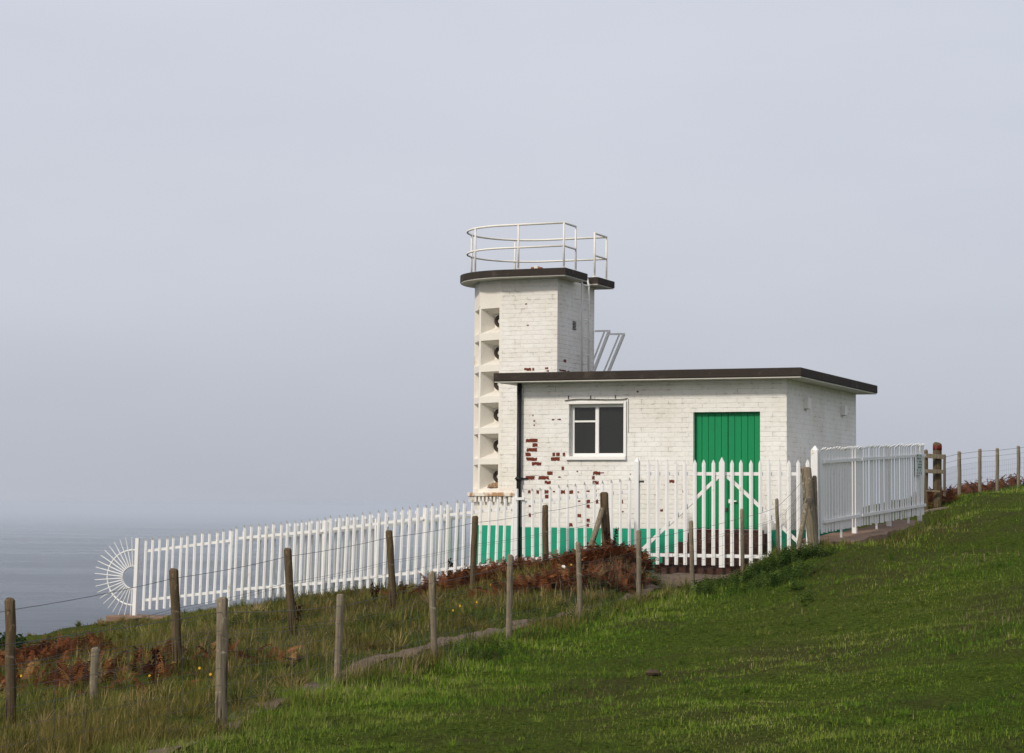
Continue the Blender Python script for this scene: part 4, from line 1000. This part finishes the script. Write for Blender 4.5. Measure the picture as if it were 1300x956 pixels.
flower(714, 731, .15, M['umbel'], 'white_flower', 'small flat white flower head left of the brown bracken mound', 'flower', None, .035)
# dry dung clods on the turf
for (x, y, s_, lb) in ((829, 858, .05, 'brown clod of dry dung on the turf near the bottom of the slope'),):
    g = ground_px(x, y); bmc = MB(); n0 = 0
    for j, (rr6, hh6) in enumerate(((1, -.2), (1.05, .25), (.75, .6), (.3, .8), (.02, .82))):
        for k in range(12):
            t = 2 * math.pi * k / 12; q = rr6 * random.uniform(.85, 1.15); bmc.v.append((s_ * 1.5 * q * math.cos(t), s_ * q * math.sin(t), s_ * hh6 * random.uniform(.85, 1.15)))
    for j in range(4):
        for k in range(12): A = j * 12 + k; B = j * 12 + (k + 1) % 12; bmc.f.append((A, B, B + 12, A + 12))
    o = bmc.build('dung_clod', M['clod']); o.location = tuple(g + np.array([0, 0, .02])); tag(o, lb, 'clod')
# dark bush behind the leftmost post
def bush(px, py, h, label):
    g = ground_px(px, py); r = empty('leafy_bush', tuple(g)); mb = MB()
    for k in range(7):
        a = random.uniform(0, 6.28); mb.tube([(0, 0, -.05), (.15 * math.cos(a) * h * 2, .15 * math.sin(a) * h * 2, h * .5), (.35 * math.cos(a) * h * 1.5, .35 * math.sin(a) * h * 1.5, h * random.uniform(.7, 1))], .012, 5, .005)
    mb.build('stem', M['darkpost'], r); lv = MB()
    for k in range(900):
        q = Vector((random.gauss(0, .38), random.gauss(0, .38), random.gauss(.55, .25))) * h
        if q.z < .02 or q.length > 1.05 * h: continue
        s = random.uniform(.018, .035); a = Vector((random.gauss(0, 1), random.gauss(0, 1), random.gauss(0, .6))).normalized(); b = a.orthogonal().normalized(); kk = len(lv.v)
        lv.v += [tuple(q - a * s * 1.3), tuple(q + b * s * .6), tuple(q + a * s * 1.3), tuple(q - b * s * .6)]; lv.f.append((kk, kk + 1, kk + 2, kk + 3))
    o = lv.build('leaves', M['nettle'], r); tag(r, label, 'bush')
bush(9, 840, .40, 'dark green leafy bush behind the leftmost dark post at the cliff edge')

# ------------------------------------------------------------------ light
SUN_EL, SUN_AZ = rad(36), rad(-133)            # azimuth from +Y clockwise: behind the camera, to the left
sd = Vector((math.sin(SUN_AZ) * math.cos(SUN_EL), math.cos(SUN_AZ) * math.cos(SUN_EL), math.sin(SUN_EL)))
sl_ = bpy.data.lights.new('sun', 'SUN'); sl_.energy = 1.9; sl_.angle = rad(6); sl_.color = (1, .93, .82)
so = bpy.data.objects.new('sun', sl_); col.objects.link(so); so.rotation_euler = (-sd).to_track_quat('-Z', 'Y').to_euler(); so.location = (-20, -20, 30)
wd = bpy.data.worlds.new('World'); sc.world = wd; wd.use_nodes = True; nt = wd.node_tree
bg = nt.nodes['Background']; bg.inputs[1].default_value = .1
sky = nt.nodes.new('ShaderNodeTexSky'); sky.sky_type = 'NISHITA'; sky.sun_disc = False; sky.sun_elevation = SUN_EL; sky.sun_rotation = SUN_AZ
sky.dust_density = 6; sky.air_density = 1.2; sky.altitude = 0
tc_ = nt.nodes.new('ShaderNodeTexCoord'); sx = nt.nodes.new('ShaderNodeSeparateXYZ'); L(nt, tc_.outputs['Generated'], sx.inputs[0])
OV = ramp(nt, sx.outputs[2], [(0.0, (4.55, 4.75, 5.35)), (.03, (4.7, 4.95, 5.6)), (.10, (5.3, 5.55, 6.3)), (.25, (5.85, 6.0, 6.75)), (1, (6.2, 6.3, 7.0))])
mpc = nt.nodes.new('ShaderNodeMapping'); L(nt, tc_.outputs['Generated'], mpc.inputs[0]); mpc.inputs['Scale'].default_value = (1, 1, 3.2); mpc.inputs['Rotation'].default_value = (.25, .3, 0)
cn = noise(nt, 2.6, 5, .55, mpc.outputs[0])
cl = mix(nt, 1.0, OV.outputs[0], ramp(nt, cn.outputs[0], [(.3, (.935, .945, .96)), (.7, (1.045, 1.04, 1.03))]).outputs[0], 'MULTIPLY')
L(nt, mix(nt, .85, sky.outputs[0], cl), bg.inputs[0])

sc.render.engine = 'CYCLES'
sc.cycles.volume_bounces = 1; sc.cycles.max_bounces = 5; sc.cycles.diffuse_bounces = 3; sc.cycles.transparent_max_bounces = 4
sc.cycles.use_denoising = True
sc.view_settings.view_transform = 'Standard'; sc.view_settings.look = 'None'; sc.view_settings.gamma = 1; sc.view_settings.use_curve_mapping = False
sc.view_settings.exposure = 0.28
sc.render.resolution_x = 1024; sc.render.resolution_y = 753
